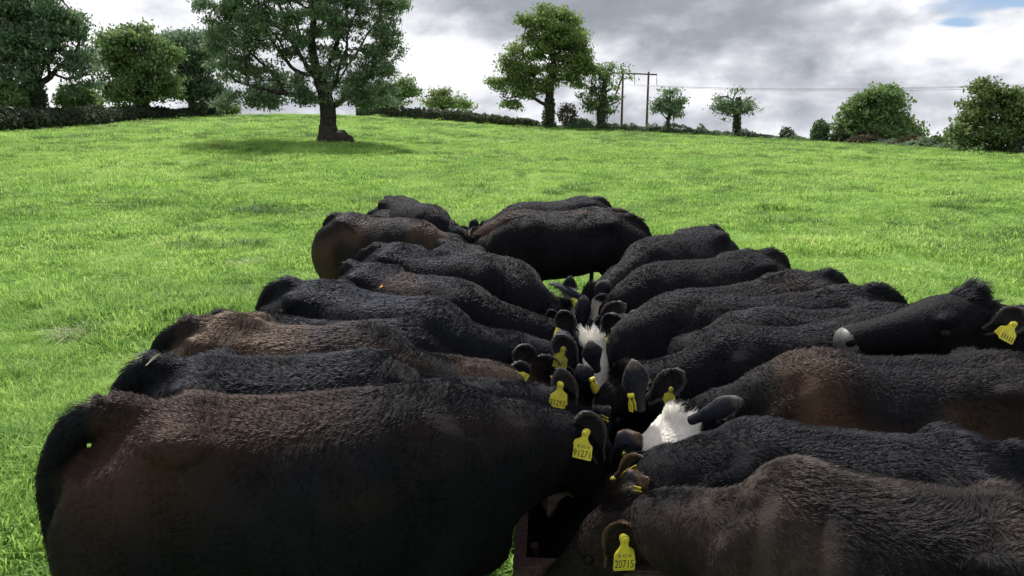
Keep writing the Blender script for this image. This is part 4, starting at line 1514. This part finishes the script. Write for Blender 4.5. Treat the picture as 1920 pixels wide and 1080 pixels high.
HAIR_K = float(os.environ.get("HAIR", "1"))
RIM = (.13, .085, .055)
COWS = [
    # ---- left side of the trough, near to far
    dict(seed=1, label="nearest brownish black cow on the left, ear tag 91271, tail arched at the left edge", s=1.02, T=(178, 766), W=(800, 722), P=(1122, 806, .95), head=(-8, -66),
         tail=(.035, .05), tailw=1.2, fat=1.02, neck=1.14, brown=.2, brn=(.056, .030, .021), patches=[(.1, 1.12, .25, .14, .7), (.45, 1.2, .35, .06, .3), (.0, .8, .10, .3, .15)],
         ears=dict(R=dict(base=(1120, 850), tip=(1094, 776), wide=1.1, tag=dict(pin=(1098, 812), end=(1090, 865), text="91271", small="IE 4218", d0=-.035, turn=14)),
                   L=dict(base=(1135, 800), tip=(1115, 765), open=-.6, k=.85, tag=dict(pin=(1112, 783), end=(1130, 790), turn=60)))),
    dict(seed=2, label="furry black cow second from the front on the left, showing crooked tag 91293", s=1.05, T=(272, 676), W=(700, 664), P=(1088, 745, .92), head=(-6, -60), tail=(.02, .06), tailw=1.15,
         brown=.06, black=(.0125, .0132, .0165), shag=1.15, fat=.92,
         ears=dict(R=dict(base=(1070, 780), tip=(1050, 690), wide=1.0, tag=dict(pin=(1051, 722), end=(1042, 770), text="91293", d0=-.09, turn=-8)),
                   L=dict(base=(1108, 732), tip=(1087, 684), open=-1, wide=.8, tag=dict(pin=(1108, 712), end=(1113, 726), turn=60)))),
    dict(seed=3, label="rusty brown backed cow third from the front on the left", s=1.07, T=(345, 590), W=(700, 618), P=(1012, 702, .95), head=(0, -58), tail=(.0, .08), tailw=1.15,
         brown=.58, brn=(.050, .031, .022), patches=[(.25, 1.1, .25, .2, .9), (.55, 1.05, .15, .12, .5), (.9, 1.05, .15, .15, .5)], fat=.92,
         ears=dict(R=dict(base=(990, 716), tip=(960, 688), k=.75, tag=dict(pin=(966, 698), end=(988, 712), marks=5)),
                   L=dict(base=(1003, 685), tip=(969, 654), k=.8, tag=dict(pin=(996, 688), end=(1002, 694), turn=50)))),
    dict(seed=4, label="black cow mostly hidden behind the rusty brown backed one", s=.95, T=(400, 584), W=(770, 606), P=(1055, 694, .90), head=(-5, -60), brown=.18, fat=.9,
         black=(.0125, .0130, .0155), ears=dict(R=dict(base=(1052, 712), tip=(1012, 670), wide=1.0, tag=dict(pin=(1031, 708), end=(1029, 726), turn=40)))),
    dict(seed=5, label="smooth blue black cow with an orange speck on its back", s=1.02, T=(532, 519), W=(810, 562), P=(1078, 668, .95), head=(-5, -62), tail=(.0, .08), tailw=1.1, brown=.0,
         black=(.0125, .0138, .0180), fat=.96,
         ears=dict(R=dict(base=(1078, 688), tip=(1044, 630), wide=1.1, tag=dict(pin=(1056, 655), end=(1048, 690), dirty=True, marks=4)))),
    dict(seed=6, label="dark cow with a white poll in the middle of the heads", s=.97, T=(650, 488), W=(865, 526), P=(1116, 648, .90), head=(-76, -44), brown=.22, tuft=.9, wlen=1.6, fat=.95, eyes=True,
         white=(-.07, .33, .085),
         ears=dict(R=dict(base=(1072, 632), tip=(1052, 584), wide=1.15, tag=dict(pin=(1066, 632), end=(1040, 622), turn=35, marks=4)),
                   L=dict(base=(1135, 620), tip=(1158, 592), wide=1.15, k=.9, tag=dict(pin=(1150, 618), end=(1152, 648), marks=5)))),
    dict(seed=7, label="broad black cow just in front of the one seen only by its tail head", s=1.0, T=(695, 456), W=(918, 478), P=(1052, 598, .88), head=(-10, -62), brown=.15, fat=1.05,
         ears=dict(R=dict(base=(1045, 622), tip=(1032, 582), wide=.85, tag=dict(pin=(1035, 612), end=(1030, 624), turn=30)), L=dict(base=(1012, 606), tip=(978, 562), open=-1, k=.9))),
    dict(seed=8, label="mostly hidden black cow with its rump before the far left brown cow", s=.97, T=(825, 449), W=(962, 490), P=(1066, 580, .86), head=(-20, -55), brown=.1, fat=.95,
         white=(.05, .3, .05),
         ears=dict(L=dict(base=(1064, 572), tip=(1070, 518), white=True, open=1.0, k=1.05, tag=dict(pin=(1074, 562), end=(1076, 585), marks=0)),
                   R=dict(base=(1092, 616), tip=(1096, 554), open=-1, wide=.9))),
    dict(seed=9, label="brown cow standing at the far left with its tail hanging straight", s=1.0, T=(622, 398), W=(782, 412), P=(868, 452, .92), head=(0, -60), tail=(.02, .05), brown=.55,
         brn=(.055, .034, .024), patches=[(.4, 1.0, .6, .3, .15)]),
    dict(seed=10, label="small cow hidden behind the far left brown cow", s=.90, T=(700, 391), W=(830, 408), P=(880, 444, .85), head=(0, -60), brown=.35),
    dict(seed=11, label="farthest black cow on the left, rump to the left and back sloping down", s=1.0, T=(728, 365), W=(806, 384), P=(872, 436, .90), head=(0, -58), brown=.02, fat=1.05,
         ears=dict(L=dict(base=(884, 436), tip=(892, 410), open=-1))),
    # ---- right side, near to far
    dict(seed=12, label="nearest shaggy brown cow at the bottom right, ear tag 20715", s=.98, T=(2080, 985), W=(1490, 872), P=(1150, 938, .88), head=(16, -50), brown=.78, shag=1.2,
         brn=(.058, .042, .037), black=(.016, .0135, .0135), neck=.86,
         ears=dict(L=dict(base=(1150, 1050), tip=(1178, 988), wide=1.15, rim=RIM, inner=(.015, .009, .006), tag=dict(pin=(1172, 1012), end=(1169, 1073), text="20715", small="IE 4218", turn=-22)),
                   R=dict(base=(1165, 922), tip=(1210, 896), k=.8, open=-.7, rim=RIM, tag=dict(pin=(1170, 920), end=(1192, 926), turn=55)))),
    dict(seed=13, label="sleek black cow second from the front on the right, below the white face", s=.97, T=(1960, 842), W=(1420, 790), P=(1168, 872, .88), head=(14, -52), brown=.04,
         black=(.0120, .0128, .0158),
         ears=dict(R=dict(base=(1150, 858), tip=(1198, 814), wide=1.05, open=-1, rim=RIM, tag=dict(pin=(1171, 852), end=(1190, 860), turn=30)),
                   L=dict(base=(1165, 895), tip=(1210, 866), k=.9, rim=RIM, inner=(.02, .012, .008), tag=dict(pin=(1152, 903), end=(1210, 868), turn=68, marks=5, double=False)))),
    dict(seed=14, label="brown sided cow with a broad white face turned toward the viewer", s=1.04, T=(2010, 672), W=(1520, 660), P=(1266, 786, .99), head=(50, -38), roll=0, brown=.32, headk=1.06, eyes=True,
         brn=(.105, .058, .032), patches=[(1.02, 1.0, .11, .2, 1.0), (.12, 1.02, .12, .13, .7), (.55, .95, .25, .10, .3)], white=(-.025, .36, .125), wlen=1.3, tuft=.35,
         ears=dict(R=dict(base=(1200, 762), tip=(1186, 676), open=-1, wide=.85, rim=(.12, .11, .10), tag=dict(pin=(1180, 742), end=(1184, 772), turn=72)),
                   L=dict(base=(1300, 786), tip=(1392, 748), dz0=-.10, dz=-.17, open=-1, wide=.6, rim=(.10, .09, .08)))),
    dict(seed=15, label="cow lifting its head over the backs, grey nose pointing left", s=1.08, T=(2620, 670), W=(2190, 606), P=(1815, 556, 1.39), N=(1604, 596, 1.30), brown=.2, headk=1.06, pale_nose=True, vox=.011,
         tuft=.8, eyes=True, hair=70000,
         ears=dict(R=dict(tip=(1862, 566), k=.8), L=dict(base=(1856, 616), tip=(1926, 588), wide=.9, tag=dict(pin=(1902, 608), end=(1884, 640), turn=-24, marks=5)))),
    dict(seed=16, label="dark cow on the right whose back runs behind the lifted head", s=.98, T=(1715, 592), W=(1370, 616), P=(1160, 706, .95), head=(30, -48), brown=.15, fat=.86, eyes=True,
         ears=dict(R=dict(base=(1118, 692), tip=(1104, 640), open=-1, wide=.9), L=dict(base=(1222, 744), tip=(1279, 699), dz0=-.34, dz=-.06, wide=1.0, tag=dict(pin=(1258, 730), end=(1256, 748), dirty=True)))),
    dict(seed=17, label="brown tinged back showing as a strip behind the lifted head", s=1.0, T=(1755, 569), W=(1400, 583), P=(1185, 668, .90), head=(10, -60), brown=.5, fat=.92),
    dict(seed=18, label="black cow with its rounded rump between two browner backs on the right", s=.98, T=(1658, 534), W=(1330, 562), P=(1170, 640, .90), head=(8, -60), brown=.25, fat=.92,
         ears=dict(R=dict(base=(1178, 615), tip=(1206, 584), open=-1, k=.9, tag=dict(pin=(1186, 607), end=(1188, 618), marks=0)))),
    dict(seed=19, label="dark brown cow on the right with a sharp hip, fourth from the far end", s=1.0, T=(1562, 502), W=(1270, 550), P=(1140, 612, .90), head=(5, -58), brown=.35, fat=.95,
         ears=dict(L=dict(base=(1122, 606), tip=(1170, 570), wide=1.1))),
    dict(seed=20, label="deep black cow on the right with a long flat back, third from the far end", s=1.0, T=(1455, 466), W=(1228, 496), P=(1120, 585, .90), head=(5, -58), brown=.0, black=(.008, .0085, .0105), fat=1.0,
         ears=dict(R=dict(base=(1118, 565), tip=(1140, 526), open=-1, k=.85), L=dict(base=(1112, 594), tip=(1136, 552), white=True, k=.9))),
    dict(seed=21, label="black cow with a hunched shoulder behind the long flat backed one on the right", s=1.0, T=(1345, 420), W=(1222, 446), P=(1108, 548, .98), head=(5, -55), brown=.0, black=(.010, .0105, .013), fat=1.05),
    dict(seed=22, label="large black cow standing side-on in the middle with its belly clear of the grass", s=1.03, T=(1190, 400), W=(985, 404), P=(893, 455, .95), head=(0, -58), tail=(.0, .06), brown=.05, black=(.0085, .0085, .0100), fat=1.0, belly=.14),
    dict(seed=23, label="cow directly behind the large side-on one, only its back showing", s=1.0, T=(1165, 388), W=(965, 396), P=(890, 436, .95), head=(0, -58), brown=.4, patches=[(1.1, 1.0, .2, .2, .8)],
         white=(.0, .3, .08)),
    dict(seed=24, label="farthest cow on the right, rump above the others", s=1.0, T=(1128, 367), W=(975, 380), P=(905, 425, .90), head=(0, -58), brown=.25),
    dict(seed=25, label="cow showing just the hump of its rump behind the lifted head", s=1.02, T=(1862, 578), W=(2240, 580), P=(2480, 640, .9), head=(0, -55), brown=.05, fat=.95, hair=15000),
]


# ------------------------------------------------------------------ feed trough
def build_trough():
    m, nt = new_mat("rusty_red_paint")
    tc = N(nt, "ShaderNodeTexCoord")
    n1 = tex_noise(nt, tc.outputs["Object"], 7, 6, .7)
    n2 = tex_noise(nt, tc.outputs["Object"], 38, 5, .7)
    f = math_node(nt, "ADD", math_node(nt, "MULTIPLY", n1, .6), math_node(nt, "MULTIPLY", n2, .4))
    col = ramp(nt, f, [(.36, (.03, .013, .011)), (.48, (.062, .032, .030)), (.56, (.095, .064, .062)), (.68, (.15, .12, .115))])
    b = principled(nt, col, .62, .35)
    bp = N(nt, "ShaderNodeBump")
    bp.inputs["Strength"].default_value = .5
    bp.inputs["Distance"].default_value = .004
    nt.links.new(n2, bp.inputs["Height"])
    nt.links.new(bp.outputs[0], b.inputs["Normal"])
    out_surf(nt, b.outputs[0])
    M_in = simple_mat('shade_toned_steel', (.004, .0035, .003), (.012, .009, .007), 9, 1.0, .0)  # near black: shade under the heads put into the panel colour
    A = at_z(964, 1064, .50)
    Bc = at_z(1300, 1076, .50)
    u = unit((Bc - A) * [1, 1, 0])
    v = np.array([-u[1], u[0], 0])
    v = unit(v + u * -.02)
    wd, ln = np.linalg.norm(Bc - A), 3.3
    g = float(terrain(np.array([.3]), np.array([4.]))[0])
    ctr = A + u * wd / 2 + v * ln / 2
    ctr[2] = g
    root = thing("feed_trough", tuple(ctr), "worn red painted steel feed trough under the heads of the cattle", "feed trough")
    axes = [u, v, (0, 0, 1)]
    z = .5 - g

    def L(a, b, c):
        return u * a + v * b + np.array([0, 0, c])
    hw, hl, t = wd / 2, ln / 2, .003
    for nm, rows in (("floor_panel", [(-.62, -.985), (.62, -.985), (.62, .985), (-.62, .985)]),):
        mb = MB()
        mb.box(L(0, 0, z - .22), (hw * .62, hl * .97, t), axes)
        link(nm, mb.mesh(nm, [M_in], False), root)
    for sg in (1, -1):
        mb = MB()
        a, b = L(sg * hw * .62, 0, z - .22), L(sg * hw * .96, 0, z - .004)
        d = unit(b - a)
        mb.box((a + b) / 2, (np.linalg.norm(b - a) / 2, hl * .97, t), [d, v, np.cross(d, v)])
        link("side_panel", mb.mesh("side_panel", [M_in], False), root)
        mb = MB()
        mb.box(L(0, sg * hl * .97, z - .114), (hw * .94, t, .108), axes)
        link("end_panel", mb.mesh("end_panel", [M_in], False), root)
        mb = MB()                                             # folded rims
        mb.box(L(sg * (hw - .02), 0, z), (.024, hl - .055, .005), axes)
        mb.box(L(sg * (hw + .001), 0, z - .022), (.004, hl - .055, .018), axes)
        link("side_rim", mb.mesh("side_rim", [m], False), root)
        mb = MB()
        mb.box(L(0, sg * (hl - .027), z + .003), (hw + .004, .030, .006), axes)
        mb.box(L(0, sg * (hl + .004), z - .022), (hw + .004, .004, .020), axes)
        link("end_rim", mb.mesh("end_rim", [m], False), root)
        for e in (1, -1):
            mb = MB()
            mb.box(L(sg * hw * .8, e * hl * .82, (z - .1) / 2), (.022, .022, (z - .1) / 2 + .02), axes)
            link("leg", mb.mesh("leg", [m], False), root)


def build_flecks():
    """bits lying on the backs"""
    from mathutils.bvhtree import BVHTree
    M_or = simple_mat("orange_petal", (.55, .22, .03), (.62, .30, .06), 20, .7, .2)
    bodies = [o for o in bpy.data.objects if o.name.split(".")[0] == "body"]
    dg = bpy.context.evaluated_depsgraph_get()
    for nm, label, cat, px, py, L_, W_, mat in (
            ("petal", "small orange scrap lying on the back of the blue black cow", "leaf scrap", 717, 541, .035, .022, M_or),
            ("straw", "pale straw lying by the tail of the furry black cow", "straw", 287, 678, .06, .008, M_straw)):
        d = Vector(ray(px, py)).normalized()
        best = None
        for o in bodies:
            mw = o.parent.matrix_world if o.parent else o.matrix_world
            loc = Vector(o.parent.location)
            bv = BVHTree.FromPolygons([v.co + loc for v in o.data.vertices], [p.vertices for p in o.data.polygons])
            hit = bv.ray_cast(Vector((0, 0, HC)), d)
            if hit[0] and (best is None or hit[3] < best[3]):
                best = hit
        if not best:
            continue
        p, n = best[0] + best[1] * .016, best[1]
        a = n.orthogonal().normalized()
        b = n.cross(a)
        V = []
        for i in range(10):
            t = i / 10 * 2 * PI
            k = 1 + .25 * math.sin(3 * t)
            V.append(tuple(a * math.cos(t) * L_ * .5 * k + b * math.sin(t) * W_ * .5 * k + n * .004 * math.sin(2 * t)))
        V += [tuple(Vector(q) + n * .003) for q in V]
        F = [tuple(range(9, -1, -1)), tuple(range(10, 20))] + [(i, (i + 1) % 10, 10 + (i + 1) % 10, 10 + i) for i in range(10)]
        o = link(nm, mesh_from(nm, np.array(V), F, [mat], False), label=label, category=cat)
        o.location = p


build_trees()
build_poles()
build_trough()
ONLY = os.environ.get("ONLY")
for sp in COWS:
    cow(sp)
build_flecks()
build_grass()
